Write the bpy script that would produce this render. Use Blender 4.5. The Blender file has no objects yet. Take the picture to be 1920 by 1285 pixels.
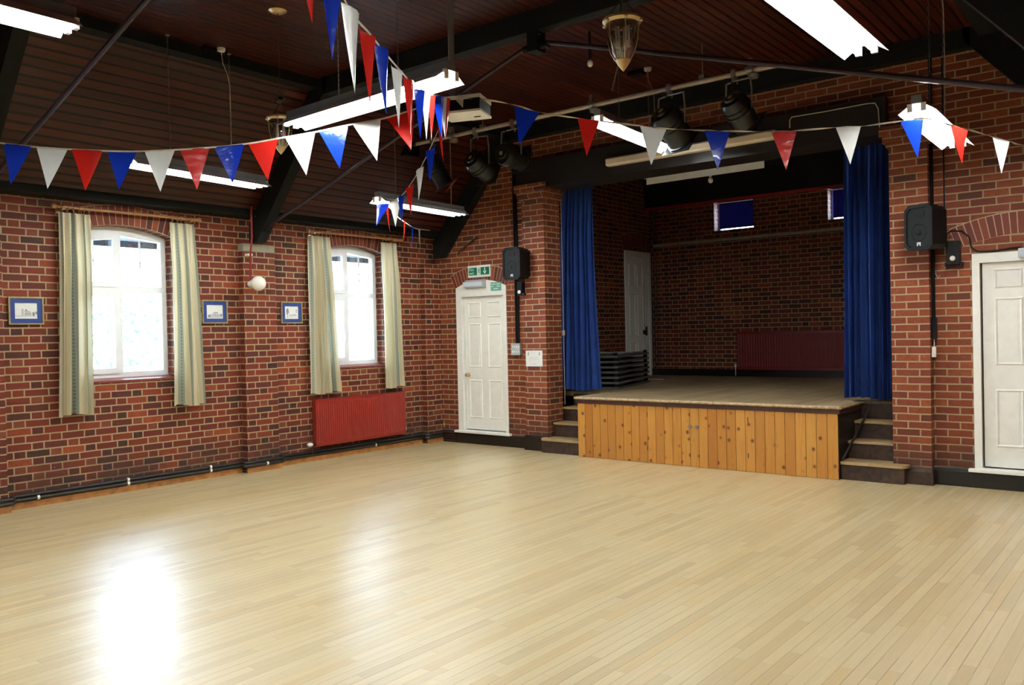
import bpy, bmesh, math, random
from mathutils import Vector, Matrix, Quaternion
random.seed(7)
PI = math.pi
S = bpy.context.scene
C = S.collection

# ------------------------------------------------------------------ materials
def nt(name):
    m = bpy.data.materials.new(name); m.use_nodes = True
    t = m.node_tree; t.nodes.clear()
    o = t.nodes.new('ShaderNodeOutputMaterial')
    b = t.nodes.new('ShaderNodeBsdfPrincipled')
    t.links.new(b.outputs[0], o.inputs[0])
    return m, t, b, o

class G:
    """tiny node-graph builder"""
    def __init__(s, t): s.t = t
    def n(s, typ, **kw):
        x = s.t.nodes.new(typ)
        for k, v in kw.items(): setattr(x, k, v)
        return x
    def put(s, sock, v):
        if v is None: return
        if isinstance(v, (int, float)): sock.default_value = v
        elif isinstance(v, (tuple, list)):
            sock.default_value = tuple(v) if len(v) == len(sock.default_value) else tuple(v) + (1,)
        else: s.t.links.new(v, sock)
    def m(s, op, a, b=None, c=None, clamp=False):
        x = s.n('ShaderNodeMath', operation=op); x.use_clamp = clamp
        s.put(x.inputs[0], a); s.put(x.inputs[1], b); s.put(x.inputs[2], c)
        return x.outputs[0]
    def mix(s, f, a, b, mode='MIX'):
        x = s.n('ShaderNodeMix', data_type='RGBA', blend_type=mode)
        s.put(x.inputs[0], f); s.put(x.inputs[6], a); s.put(x.inputs[7], b)
        return x.outputs[2]
    def fmix(s, f, a, b):
        x = s.n('ShaderNodeMix', data_type='FLOAT')
        s.put(x.inputs[0], f); s.put(x.inputs[2], a); s.put(x.inputs[3], b)
        return x.outputs[0]
    def xyz(s, v):
        x = s.n('ShaderNodeSeparateXYZ'); s.put(x.inputs[0], v); return x.outputs
    def vec(s, a, b, c=0.0):
        x = s.n('ShaderNodeCombineXYZ'); s.put(x.inputs[0], a); s.put(x.inputs[1], b); s.put(x.inputs[2], c); return x.outputs[0]
    def noise(s, v, sc, det=2.0, rough=.5):
        x = s.n('ShaderNodeTexNoise'); s.put(x.inputs['Vector'], v)
        x.inputs['Scale'].default_value = sc; x.inputs['Detail'].default_value = det; x.inputs['Roughness'].default_value = rough
        return x.outputs
    def white(s, v):
        x = s.n('ShaderNodeTexWhiteNoise', noise_dimensions='3D'); s.put(x.inputs['Vector'], v); return x.outputs
    def rng(s, v, a, b, c=0.0, d=1.0, smooth=False):
        x = s.n('ShaderNodeMapRange')
        if smooth: x.interpolation_type = 'SMOOTHSTEP'
        s.put(x.inputs[0], v); s.put(x.inputs[1], a); s.put(x.inputs[2], b); s.put(x.inputs[3], c); s.put(x.inputs[4], d)
        return x.outputs[0]
    def ramp(s, f, stops, interp='LINEAR'):
        x = s.n('ShaderNodeValToRGB'); x.color_ramp.interpolation = interp
        e = x.color_ramp.elements
        while len(e) < len(stops): e.new(.5)
        for i, (p, c) in enumerate(stops):
            e[i].position = p; e[i].color = tuple(c) + (1,)
        s.put(x.inputs[0], f); return x.outputs[0]
    def bump(s, h, strength, dist, b):
        x = s.n('ShaderNodeBump'); x.inputs['Strength'].default_value = strength; x.inputs['Distance'].default_value = dist
        s.put(x.inputs['Height'], h); s.t.links.new(x.outputs[0], b.inputs['Normal'])

def P(name, col, rough=.6, metal=0.0, var=.12, scale=14.0, spec=.5, trans=0.0, coat=0.0, bump=0.0):
    m, t, b, o = nt(name); g = G(t)
    tc = g.n('ShaderNodeTexCoord').outputs['Object']
    nz = g.noise(tc, scale, 3.0)[0]
    f = g.rng(nz, .3, .7, 1 - var, 1 + var)
    hsv = g.n('ShaderNodeHueSaturation'); g.put(hsv.inputs['Value'], f); hsv.inputs['Color'].default_value = tuple(col) + (1,)
    t.links.new(hsv.outputs[0], b.inputs['Base Color'])
    b.inputs['Roughness'].default_value = rough; b.inputs['Metallic'].default_value = metal
    b.inputs['Specular IOR Level'].default_value = spec
    b.inputs['Coat Weight'].default_value = coat
    if bump: g.bump(nz, bump, .01, b)
    if trans:
        tr = g.n('ShaderNodeBsdfTranslucent'); t.links.new(hsv.outputs[0], tr.inputs[0])
        mx = g.n('ShaderNodeMixShader'); mx.inputs[0].default_value = trans
        t.links.new(b.outputs[0], mx.inputs[1]); t.links.new(tr.outputs[0], mx.inputs[2]); t.links.new(mx.outputs[0], o.inputs[0])
    return m

def emit(name, col, st):
    m = bpy.data.materials.new(name); m.use_nodes = True; t = m.node_tree; t.nodes.clear()
    o = t.nodes.new('ShaderNodeOutputMaterial'); e = t.nodes.new('ShaderNodeEmission')
    e.inputs[0].default_value = tuple(col) + (1,); e.inputs[1].default_value = st
    t.links.new(e.outputs[0], o.inputs[0]); return m

def wall_uv(g):
    geo = g.n('ShaderNodeNewGeometry')
    p = g.xyz(geo.outputs['Position']); n = g.xyz(geo.outputs['True Normal'])
    ax = g.m('GREATER_THAN', g.m('ABSOLUTE', n[0]), .6); az = g.m('GREATER_THAN', g.m('ABSOLUTE', n[2]), .6)
    u = g.fmix(ax, p[0], p[1])
    v = g.fmix(az, p[2], p[1])
    return u, v, p, geo.outputs['Position']

BRK = [(0, (.028, .013, .010)), (.10, (.056, .013, .009)), (.3, (.106, .0150, .0070)), (.6, (.150, .0210, .0080)),
       (.84, (.192, .031, .0095)), (.95, (.275, .052, .013)), (1, (.030, .026, .025))]
BRK2 = [(0, (.070, .023, .012)), (.05, (.125, .026, .012)), (.22, (.170, .033, .0135)), (.6, (.205, .043, .0155)),
        (.84, (.235, .054, .018)), (.96, (.275, .065, .019)), (1, (.08, .042, .022))]
def brick(name, l1=.225, p_=.3375, shift=.169, grime=True, tint=1.0, ramp=None):
    m, t, b, o = nt(name); g = G(t)
    u, v, p, pos = wall_uv(g)
    wob = g.noise(pos, 5.0, 2.0)[1]; w = g.xyz(wob)
    u = g.m('ADD', u, g.m('MULTIPLY', g.m('SUBTRACT', w[0], .5), .012)); v = g.m('ADD', v, g.m('MULTIPLY', g.m('SUBTRACT', w[1], .5), .008))
    v = g.m('DIVIDE', g.m('SUBTRACT', v, .028 - .75), .075)
    row = g.m('FLOOR', v); fv = g.m('MULTIPLY', g.m('SUBTRACT', v, row), .075)
    par = g.m('MODULO', row, 2.0)
    us = g.m('ADD', g.m('ADD', u, 30.0), g.m('MULTIPLY', par, shift))
    k = g.m('FLOOR', g.m('DIVIDE', us, p_)); fu = g.m('SUBTRACT', us, g.m('MULTIPLY', k, p_))
    d = g.m('MINIMUM', fu, g.m('SUBTRACT', p_, fu))
    if l1 < p_ - .001:
        sec = g.m('GREATER_THAN', fu, l1)
        d = g.m('MINIMUM', d, g.m('ABSOLUTE', g.m('SUBTRACT', fu, l1)))
        idx = g.m('ADD', g.m('MULTIPLY', k, 2.0), sec)
    else: idx = k; sec = 0.0
    dv = g.m('MINIMUM', fv, g.m('SUBTRACT', .075, fv))
    d = g.m('MINIMUM', d, dv)
    fine = g.noise(pos, 90.0, 3.0)[0]
    d = g.m('ADD', d, g.m('MULTIPLY', g.m('SUBTRACT', fine, .5), .003))
    mort = g.rng(d, .0058, .0080, 1.0, 0.0, True)
    rnd = g.white(g.vec(idx, row, 3.0))[0]
    if l1 < p_ - .001: rnd = g.m('ADD', rnd, g.m('MULTIPLY', sec, g.m('MULTIPLY', g.m('GREATER_THAN', rnd, .82), .2)), clamp=True)
    bc = g.ramp(g.m('MULTIPLY', rnd, .97), ramp or BRK)
    n2 = g.noise(pos, 22.0, 3.0)[0]
    bc = g.mix(g.rng(n2, .35, .75, 0, .5), bc, (.11, .02, .013))
    bc = g.mix(g.m('GREATER_THAN', g.noise(pos, 60.0, 1.0)[0], .79), bc, (.40, .28, .22))
    mc = g.mix(n2, (.29, .205, .11), (.38, .275, .155))
    col = g.mix(mort, bc, mc)
    if grime:
        gz = g.m('MULTIPLY', g.rng(p[2], .14, .50, 1.0, 0.0), g.rng(g.noise(pos, 2.2, 3.0)[0], .35, .6, .1, 1.0))
        col = g.mix(g.m('MULTIPLY', gz, .8), col, (.022, .018, .016))
    if tint != 1.0: col = g.mix(1.0, col, (tint, tint, tint), 'MULTIPLY')
    t.links.new(col, b.inputs['Base Color'])
    b.inputs['Roughness'].default_value = .72; b.inputs['Specular IOR Level'].default_value = .35
    hgt = g.m('ADD', g.m('MULTIPLY', mort, -1.0), g.m('MULTIPLY', fine, .35))
    g.bump(hgt, .7, .006, b)
    return m

def arch_brick(name):
    m, t, b, o = nt(name); g = G(t)
    geo = g.n('ShaderNodeNewGeometry')
    c = g.ramp(geo.outputs['Random Per Island'], BRK[1:6])
    n2 = g.noise(geo.outputs['Position'], 25.0, 3.0)[0]
    c = g.mix(g.rng(n2, .3, .8, 0, .5), c, (.11, .02, .013))
    t.links.new(c, b.inputs['Base Color']); b.inputs['Roughness'].default_value = .7
    g.bump(n2, .4, .004, b); return m

def boards(name, width, cols, axis='x', along='y', rough=.35, length=2.5, slopeK=1.0, gap=.0016, gapcol=(.01, .005, .003), grain=.5, coat=0.0, bumpd=.004, groove=.5, stain=False, dull=0.0, spec=.5):
    """strips running along one axis with gaps, a random tone per strip and grain"""
    m, t, b, o = nt(name); g = G(t)
    geo = g.n('ShaderNodeNewGeometry'); pos = geo.outputs['Position']; p = dict(zip('xyz', g.xyz(pos)))
    a = p[axis]; l = p[along]
    if slopeK != 1.0:
        nz = g.m('ABSOLUTE', g.xyz(geo.outputs['True Normal'])[2])
        a = g.m('MULTIPLY', a, g.fmix(g.m('GREATER_THAN', nz, .9), slopeK, 1.0))
    q = g.m('DIVIDE', g.m('ADD', a, 50.0), width); r = g.m('FLOOR', q); f = g.m('MULTIPLY', g.m('SUBTRACT', q, r), width)
    off = g.white(g.vec(r, 1.0, 0.0))[0]
    lq = g.m('ADD', g.m('DIVIDE', g.m('ADD', l, 50.0), length), g.m('MULTIPLY', off, 9.0)); li = g.m('FLOOR', lq)
    lf = g.m('MULTIPLY', g.m('SUBTRACT', lq, li), length)
    rnd = g.white(g.vec(r, li, 5.0)); rv = rnd[0]
    col = g.ramp(rv, cols)
    st = g.vec(g.m('ADD', g.m('MULTIPLY', a, 26.0), g.m('MULTIPLY', rv, 60.0)), g.m('MULTIPLY', l, 1.4), g.m('MULTIPLY', p['z'], 1.4 if along == 'y' else 8.0))
    if along == 'z': st = g.vec(g.m('ADD', g.m('MULTIPLY', a, 26.0), g.m('MULTIPLY', rv, 60.0)), g.m('MULTIPLY', l, 1.4), rv)
    gr = g.noise(st, 1.6, 4.0, .6)[0]
    hsv = g.n('ShaderNodeHueSaturation'); g.put(hsv.inputs['Color'], col); g.put(hsv.inputs['Value'], g.rng(gr, .25, .75, 1 - grain * .5, 1 + grain * .5)); col = hsv.outputs[0]
    if stain:
        s1 = g.noise(pos, 1.1, 4.0, .6)[0]
        col = g.mix(g.rng(s1, .5, .72, 0, .22), col, stain[0]); 
        s2 = g.noise(pos, 9.0, 3.0, .6)[0]; col = g.mix(g.rng(s2, .62, .72, 0, .38), col, stain[1])
    d = g.m('MINIMUM', f, g.m('SUBTRACT', width, f))
    gp = g.rng(d, gap * .5, gap * 1.2, 1.0, 0.0, True)
    if axis == 'x' and along == 'y' and stain:   # sprung strip floor: only some joints are open and dark
        gp = g.m('MULTIPLY', gp, g.rng(g.white(g.vec(r, g.m('FLOOR', g.m('MULTIPLY', l, .7)), 8.0))[0], 0, 1, .15, .9))
    de = g.m('MINIMUM', lf, g.m('SUBTRACT', length, lf)); ge = g.rng(de, .0008, .0018, groove, 0.0, True)
    gg = g.m('MAXIMUM', gp, ge)
    col = g.mix(gg, col, gapcol)
    t.links.new(col, b.inputs['Base Color'])
    rr = g.rng(g.noise(pos, 3.0, 3.0)[0], .3, .7, rough * .96, rough * 1.15)
    b.inputs['Specular IOR Level'].default_value = spec
    if dull: rr = g.m('ADD', rr, dull)
    t.links.new(rr, b.inputs['Roughness']); b.inputs['Coat Weight'].default_value = coat; b.inputs['Coat Roughness'].default_value = .48
    if stain: b.inputs['Specular IOR Level'].default_value = .42
    g.bump(g.m('ADD', g.m('MULTIPLY', gg, -1.0), g.m('MULTIPLY', gr, .08)), .6, bumpd, b)
    return m

def pine_mat():
    m, t, b, o = nt('pine tongue and groove'); g = G(t)
    geo = g.n('ShaderNodeNewGeometry'); r = geo.outputs['Random Per Island']; pos = geo.outputs['Position']; p = g.xyz(pos)
    col = g.ramp(r, [(0, (.40, .165, .026)), (.4, (.47, .210, .036)), (.7, (.53, .255, .050)), (1, (.36, .135, .020))])
    st = g.vec(g.m('MULTIPLY', p[0], 40.0), g.m('MULTIPLY', r, 40.0), g.m('MULTIPLY', p[2], 2.2))
    gr = g.noise(st, 1.3, 3.0)[0]
    col = g.mix(g.rng(gr, .5, .75, 0, .5), col, (.34, .105, .016))
    v = g.n('ShaderNodeTexVoronoi'); g.put(v.inputs['Vector'], g.vec(g.m('MULTIPLY', p[0], 9.0), g.m('MULTIPLY', r, 30.0), g.m('MULTIPLY', p[2], 7.5))); v.inputs['Scale'].default_value = 1.0
    k = g.rng(v.outputs['Distance'], .09, .20, 1, 0, True)
    col = g.mix(k, col, (.06, .013, .006))
    col = g.mix(g.m('MULTIPLY', g.rng(v.outputs['Distance'], .15, .28, 1, 0), .35), col, (.25, .06, .012))
    t.links.new(col, b.inputs['Base Color']); b.inputs['Roughness'].default_value = .38; b.inputs['Coat Weight'].default_value = .2
    return m

def curtain_mat():
    m, t, b, o = nt('cream striped curtain cloth'); g = G(t)
    uv = g.xyz(g.n('ShaderNodeTexCoord').outputs['UV']); s = g.m('FRACT', g.m('MULTIPLY', uv[0], 1.0))
    base = g.mix(g.noise(g.vec(g.m('MULTIPLY', uv[0], 9.0), g.m('MULTIPLY', uv[1], 3.0)), 3.0)[0], (.74, .67, .46), (.80, .74, .55))
    band = g.m('MULTIPLY', g.rng(s, .28, .30), g.rng(s, .52, .54, 1, 0))
    col = g.mix(g.m('MULTIPLY', band, .85), base, (.30, .35, .31))
    dash = g.m('GREATER_THAN', g.m('FRACT', g.m('MULTIPLY', uv[1], 55.0)), .4)
    ln = g.m('MULTIPLY', g.m('LESS_THAN', g.m('ABSOLUTE', g.m('SUBTRACT', s, .40)), .028), dash)
    col = g.mix(g.m('MULTIPLY', ln, .55), col, (.10, .14, .15))
    pk = g.m('LESS_THAN', g.m('ABSOLUTE', g.m('SUBTRACT', s, .80)), .03)
    col = g.mix(g.m('MULTIPLY', pk, .4), col, (.52, .36, .22))
    t.links.new(col, b.inputs['Base Color']); b.inputs['Roughness'].default_value = .9
    tr = g.n('ShaderNodeBsdfTranslucent'); t.links.new(col, tr.inputs[0]); mx = g.n('ShaderNodeMixShader'); mx.inputs[0].default_value = .25
    t.links.new(b.outputs[0], mx.inputs[1]); t.links.new(tr.outputs[0], mx.inputs[2]); t.links.new(mx.outputs[0], o.inputs[0])
    return m

def glass_mat(name, tint=(1, 1, 1), refl=.08):
    m = bpy.data.materials.new(name); m.use_nodes = True; t = m.node_tree; t.nodes.clear(); g = G(t)
    o = g.n('ShaderNodeOutputMaterial'); tr = g.n('ShaderNodeBsdfTransparent'); gl = g.n('ShaderNodeBsdfGlossy')
    nz = g.noise(g.n('ShaderNodeTexCoord').outputs['Object'], 3.0)[0]
    g.put(gl.inputs['Roughness'], g.rng(nz, 0, 1, .0, .03)); tr.inputs[0].default_value = tuple(tint) + (1,)
    fr = g.n('ShaderNodeFresnel'); fr.inputs[0].default_value = 1.45
    mx = g.n('ShaderNodeMixShader'); g.put(mx.inputs[0], g.m('ADD', fr.outputs[0], refl - .04))
    t.links.new(tr.outputs[0], mx.inputs[1]); t.links.new(gl.outputs[0], mx.inputs[2]); t.links.new(mx.outputs[0], o.inputs[0])
    return m

M = {}
M['brick'] = brick('red brick flemish bond')
M['brick_end'] = brick('red brick stretcher bond', .225, .225, .1125, ramp=BRK2)
M['arch'] = arch_brick('rubbed arch bricks')
M['mortar'] = P('cream mortar', (.44, .32, .20), .9, bump=.3)
M['ceil'] = boards('varnished dark red boards', .093, [(0, (.034, .0060, .0033)), (.5, (.049, .0084, .0042)), (1, (.070, .0122, .0053))], rough=.34, slopeK=1.52, gap=.013, gapcol=(.006, .002, .001), length=3.1, grain=.35, bumpd=.006, spec=.25)
M['floor'] = boards('pale maple strip floor', .064, [(0, (.50, .375, .195)), (.3, (.57, .445, .245)), (.7, (.61, .485, .275)), (.93, (.56, .405, .195)), (1, (.46, .34, .18))], rough=.31, length=.95, gap=.0022, gapcol=(.16, .105, .05), grain=.16, stain=((.54, .35, .11), (.60, .36, .07)), bumpd=.0008, groove=.4, coat=.55)
M['stage_floor'] = boards('worn stage boards', .09, [(0, (.24, .165, .085)), (.5, (.30, .205, .11)), (1, (.35, .25, .14))], axis='x', along='y', rough=.5, length=2.4, gap=.002, grain=.4)
M['pine'] = pine_mat()
M['tread'] = boards('worn step treads', .28, [(0, (.30, .19, .08)), (1, (.38, .26, .13))], axis='y', along='x', rough=.5, length=4, grain=.7)
M['darkwood'] = P('dark stained timber', (0.01078, 0.00616, 0.00462), .45, var=.4, scale=9, bump=.15)
M['scuffed'] = P('scuffed dark brown riser', (0.035, 0.0155, 0.008), .55, var=.7, scale=18)
M['beam'] = P('black green beam paint', (0.0044, 0.005225, 0.004675), .75, var=.2, spec=.25)
M['lintel'] = P('brown painted lintel', (0.0075, 0.00375, 0.00275), .5, var=.25)
M['cover'] = P('red brown cover mould', (.05, .016, .010), .4, var=.3)
M['nosing'] = P('worn oak nosing', (0.4, 0.288, 0.16), .5, var=.35, scale=30)
M['white'] = P('white gloss paint', (.90, .90, .86), .35, var=.03)
M['upvc'] = P('white window frame', (.82, .84, .86), .3, var=.02)
M['sillred'] = P('red quarry tile sill', (0.176, 0.036, 0.028), .35, var=.25)
M['curtain'] = curtain_mat()
M['pole'] = P('honey pine pole', (0.384, 0.184, 0.064), .35, var=.2, coat=.3)
M['blue'] = P('royal blue velour', (.012, .048, .235), .85, var=.18, scale=5)
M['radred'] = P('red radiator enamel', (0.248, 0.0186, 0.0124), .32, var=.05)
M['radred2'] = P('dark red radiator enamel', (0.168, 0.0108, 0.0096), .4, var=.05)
M['pipered'] = P('red conduit paint', (.24, .018, .018), .4)
M['black'] = P('black plastic', (0.00336, 0.00364, 0.00392), .4, var=.2, spec=.2)
M['blackmetal'] = P('black lacquered metal', (.022, .025, .026), .28, metal=.5, var=.2)
M['grille'] = P('speaker grille', (0.00847, 0.01001, 0.01078), .6, var=.5, scale=180, spec=.2)
M['pipe'] = P('brown black heating pipe', (0.0147, 0.01176, 0.0105), .35)
M['skirt'] = P('black brown plinth', (0.00693, 0.00462, 0.004235), .28, var=.5, scale=6)
M['edgewood'] = P('orange floor edge board', (0.336, 0.144, 0.04), .5, var=.35, scale=12)
M['stone'] = P('pale stone pad', (0.272, 0.24, 0.176), .85, var=.12)
M['whitepl'] = P('white plastic', (.78, .78, .74), .4, var=.03)
M['metalgrey'] = P('grey painted steel', (0.21, 0.217, 0.217), .4, metal=.3, var=.06)
M['reflector'] = P('white enamel reflector', (.74, .76, .78), .3, var=.03)
M['tube'] = emit('lit tube', (.955, 1.0, .955), 36.0)
M['tubeoff'] = P('unlit tube glass', (.75, .76, .76), .2, var=.02)
M['chain'] = P('dull steel chain', (.20, .20, .19), .4, metal=.8)
M['flex'] = P('cream flex', (.50, .45, .38), .6)
M['brass'] = P('aged brass', (.55, .43, .22), .3, metal=.5, var=.15)
M['bronze'] = P('dark bronze', (0.06, 0.045, 0.027), .35, metal=.8, var=.2)
M['glass'] = glass_mat('clear glass')
M['lampglass'] = glass_mat('lantern glass', (.86, .87, .82), .22)
M['opal'] = P('opal glass', (.80, .78, .70), .12, var=.02)
M['cfl'] = P('white lamp tube', (.62, .64, .60), .4, var=.02)
M['rodp'] = P('purple brown iron rod', (0.0225, 0.0105, 0.015), .30, metal=.3)
M['steel'] = P('galvanised steel', (.42, .42, .38), .35, metal=.7, var=.12)
M['scaff'] = P('cream scaffold tube', (.50, .46, .38), .4, var=.1)
M['casebox'] = P('cream enamel case', (.80, .70, .54), .45, var=.04)
M['flag_r'] = P('red plastic pennant', (0.4836, 0.01404, 0.00936), .18, var=.04, trans=.45, coat=.4, bump=.3, scale=26)
M['flag_b'] = P('blue plastic pennant', (0.0045, 0.02625, 0.36), .18, var=.04, trans=.45, coat=.4, bump=.3, scale=26)
M['flag_w'] = P('white plastic pennant', (.66, .67, .65), .25, var=.03, trans=.45, coat=.3, bump=.3, scale=26)
M['tape'] = P('white bunting tape', (.68, .64, .54), .6, trans=.2)
M['green'] = P('safety green', (0, 0.16, 0.076), .4, var=.02)
M['teal'] = P('pale teal sign', (0.128, 0.416, 0.336), .3, var=.03)
M['signwhite'] = P('sign white', (.80, .82, .80), .4, var=.01)
M['gold'] = P('gilt frame', (0.336, 0.272, 0.096), .4, metal=.3, var=.2)
M['mount'] = P('blue card mount', (0.012, 0.036, 0.192), .6, var=.05)
M['paper'] = P('white paper', (.72, .73, .70), .7, var=.02)
M['ink'] = P('grey ink wash', (.46, .47, .47), .8, var=.4, scale=120)
M['inkd'] = P('dark ink wash', (.22, .23, .23), .8, var=.5, scale=160)
M['gel'] = P('salmon colour gel', (0.64, 0.176, 0.096), .3, trans=.5)
M['redtrim'] = P('red painted trim', (0.42, 0.0168, 0.021), .5)
M['blackcloth'] = P('black masking cloth', (.006, .007, .009), .9)
M['blind'] = P('navy blind cloth', (.02, .025, .12), .85, trans=.35)
M['rail'] = P('pale grey rail', (.34, .33, .30), .5)
M['deckgrey'] = P('grey steel table edge', (0.104, 0.108, 0.096), .4, metal=.3)
M['decktop'] = P('dark laminate top', (.03, .028, .026), .5)
M['yellow'] = P('yellow patch', (.60, .46, .10), .6, var=.25)
M['leaf'] = P('hedge leaves', (.10, .24, .13), .7, trans=.4, var=.4)
M['paving'] = P('pale paving', (.55, .53, .48), .9)
M['soffit'] = P('grey eaves board', (.10, .12, .13), .8, var=.4, scale=30)
M['palebox'] = P('pale blue diffuser', (.62, .70, .80), .25, var=.03)
M['silver'] = P('silver grey case', (.42, .46, .48), .4, metal=.2)

# ------------------------------------------------------------------ mesh helpers
def BM(): return bmesh.new()
def box(bm, x0, x1, y0, y1, z0, z1, bev=0.0):
    vs = [bm.verts.new((x, y, z)) for x in (x0, x1) for y in (y0, y1) for z in (z0, z1)]
    q = [(0, 1, 3, 2), (4, 6, 7, 5), (0, 4, 5, 1), (2, 3, 7, 6), (0, 2, 6, 4), (1, 5, 7, 3)]
    fs = [bm.faces.new([vs[i] for i in f]) for f in q]
    if bev:
        es = list({e for f in fs for e in f.edges})
        bmesh.ops.bevel(bm, geom=es, offset=bev, segments=2, affect='EDGES', profile=.6)
    return bm
def prism(bm, pts, off):
    """polygon (3D points) swept by a vector"""
    a = [bm.verts.new(p) for p in pts]; o = Vector(off); b = [bm.verts.new(Vector(p) + o) for p in pts]
    n = len(pts)
    bm.faces.new(a); bm.faces.new(b[::-1])
    for i in range(n): bm.faces.new((a[i], b[i], b[(i + 1) % n], a[(i + 1) % n]))
def frame_of(d):
    d = Vector(d).normalized(); u = d.cross(Vector((0, 0, 1)))
    if u.length < 1e-3: u = d.cross(Vector((0, 1, 0)))
    u.normalize(); return u, d.cross(u)
def tube(bm, pts, r, seg=8, cap=True, r2=None):
    pts = [Vector(p) for p in pts]; rings = []; n = len(pts); u = None
    for i, p in enumerate(pts):
        d = (pts[min(i + 1, n - 1)] - pts[max(i - 1, 0)]).normalized()
        if u is None: u, v = frame_of(d)
        else:
            u = (u - d * u.dot(d)).normalized(); v = d.cross(u)
        rr = r if not isinstance(r, (list, tuple)) else r[i]
        if r2 is not None: rr = r + (r2 - r) * i / (n - 1)
        rings.append([bm.verts.new(p + (u * math.cos(a) + v * math.sin(a)) * rr) for a in [2 * PI * k / seg for k in range(seg)]])
    for a, b in zip(rings, rings[1:]):
        for k in range(seg): bm.faces.new((a[k], a[(k + 1) % seg], b[(k + 1) % seg], b[k]))
    if cap: bm.faces.new(rings[0][::-1]); bm.faces.new(rings[-1])
def lathe(bm, prof, c, axis=(0, 0, 1), seg=20, close=True):
    """profile of (radius, height) about an axis through c"""
    ax = Vector(axis).normalized(); u, v = frame_of(ax); c = Vector(c); rings = []
    for r, h in prof:
        if r < 1e-5: rings.append([bm.verts.new(c + ax * h)])
        else: rings.append([bm.verts.new(c + ax * h + (u * math.cos(2 * PI * k / seg) + v * math.sin(2 * PI * k / seg)) * r) for k in range(seg)])
    for a, b in zip(rings, rings[1:]):
        for k in range(seg):
            k2 = (k + 1) % seg
            if len(a) == 1 and len(b) == 1: continue
            if len(a) == 1: bm.faces.new((a[0], b[k], b[k2]))
            elif len(b) == 1: bm.faces.new((a[k], a[k2], b[0]))
            else: bm.faces.new((a[k], a[k2], b[k2], b[k]))
def ball(bm, c, r, seg=16, squash=1.0, axis=(0, 0, 1)):
    n = 10; lathe(bm, [(r * math.sin(PI * i / n), -r * squash * math.cos(PI * i / n)) for i in range(n + 1)], c, axis, seg)
def obox(bm, c, u, v, w, su, sv, sw):
    """box with its own axes"""
    c = Vector(c); u, v, w = Vector(u) * su / 2, Vector(v) * sv / 2, Vector(w) * sw / 2
    vs = [bm.verts.new(c + u * a + v * b + w * d) for a in (-1, 1) for b in (-1, 1) for d in (-1, 1)]
    for f in [(0, 1, 3, 2), (4, 6, 7, 5), (0, 4, 5, 1), (2, 3, 7, 6), (0, 2, 6, 4), (1, 5, 7, 3)]: bm.faces.new([vs[i] for i in f])
def text(bm, s, size, mat4, ext=.0008):
    cu = bpy.data.curves.new('t', 'FONT'); cu.body = s; cu.size = size; cu.extrude = ext; cu.align_x = 'LEFT'
    ob = bpy.data.objects.new('t', cu); C.objects.link(ob)
    bpy.context.view_layer.update()
    me = bpy.data.meshes.new_from_object(ob.evaluated_get(bpy.context.evaluated_depsgraph_get()))
    me.transform(mat4); bm.from_mesh(me)
    bpy.data.objects.remove(ob); bpy.data.meshes.remove(me); bpy.data.curves.remove(cu)

def holed(bm, outer, holes, to3, off):
    """plate with holes: 2D loops mapped by to3 and swept by off"""
    off = Vector(off)
    e2 = []; loops = []
    for lp in [outer] + holes:
        vs = [bm.verts.new(to3(*p)) for p in lp]; loops.append(vs)
        for i in range(len(vs)): e2.append(bm.edges.new((vs[i], vs[(i + 1) % len(vs)])))
    r = bmesh.ops.triangle_fill(bm, edges=e2, use_beauty=True, use_dissolve=False)
    fs = [f for f in r['geom'] if isinstance(f, bmesh.types.BMFace)]
    mp = {v: bm.verts.new(v.co + off) for lp in loops for v in lp}
    for f in fs: bm.faces.new([mp[v] for v in f.verts][::-1])
    for vs in loops:
        for i in range(len(vs)):
            a, b = vs[i], vs[(i + 1) % len(vs)]; bm.faces.new((a, b, mp[b], mp[a]))

def tag(o, label=None, cat=None, group=None, kind=None):
    if label: o['label'] = label
    if cat: o['category'] = cat
    if group: o['group'] = group
    if kind: o['kind'] = kind
    return o
def obj(name, bm, mat, parent=None, smooth=False):
    bmesh.ops.recalc_face_normals(bm, faces=bm.faces[:])
    me = bpy.data.meshes.new(name)
    if parent is not None:
        L = parent.matrix_world.translation if parent.parent is None else root_of(parent).location
        bmesh.ops.translate(bm, verts=bm.verts[:], vec=-Vector(L))
    bm.to_mesh(me); bm.free()
    if smooth:
        for p in me.polygons: p.use_smooth = True
        try: me.set_sharp_from_angle(angle=math.radians(35))
        except Exception: pass
    for mm in (mat if isinstance(mat, list) else [mat]): me.materials.append(mm)
    o = bpy.data.objects.new(name, me); C.objects.link(o)
    if parent is not None: o.parent = parent
    return o
def root_of(o):
    while o.parent is not None: o = o.parent
    return o
def thing(name, label, cat, loc=(0, 0, 0), group=None, kind=None):
    o = bpy.data.objects.new(name, None); C.objects.link(o); o.empty_display_size = .1
    o.location = loc; o.matrix_world = Matrix.Translation(loc)
    return tag(o, label, cat, group, kind)
def one(name, bm, mat, label, cat, group=None, smooth=False, origin=None):
    """a thing that is a single mesh"""
    if origin is not None: bmesh.ops.translate(bm, verts=bm.verts[:], vec=-Vector(origin))
    o = obj(name, bm, mat, None, smooth)
    if origin is not None: o.location = origin
    return tag(o, label, cat, group)
def struct(name, bm, mat, parent=None, smooth=False):
    o = obj(name, bm, mat, parent, smooth)
    if parent is None: o['kind'] = 'structure'
    return o
def dup(root, loc, label=None, rz=0.0):
    r = root.copy(); C.objects.link(r); r.location = loc; r.rotation_euler = (0, 0, rz)
    if label: r['label'] = label
    for ch in list(root.children):
        c = ch.copy(); C.objects.link(c); c.parent = r
        for gch in list(ch.children):
            d = gch.copy(); C.objects.link(d); d.parent = c
    return r

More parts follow.
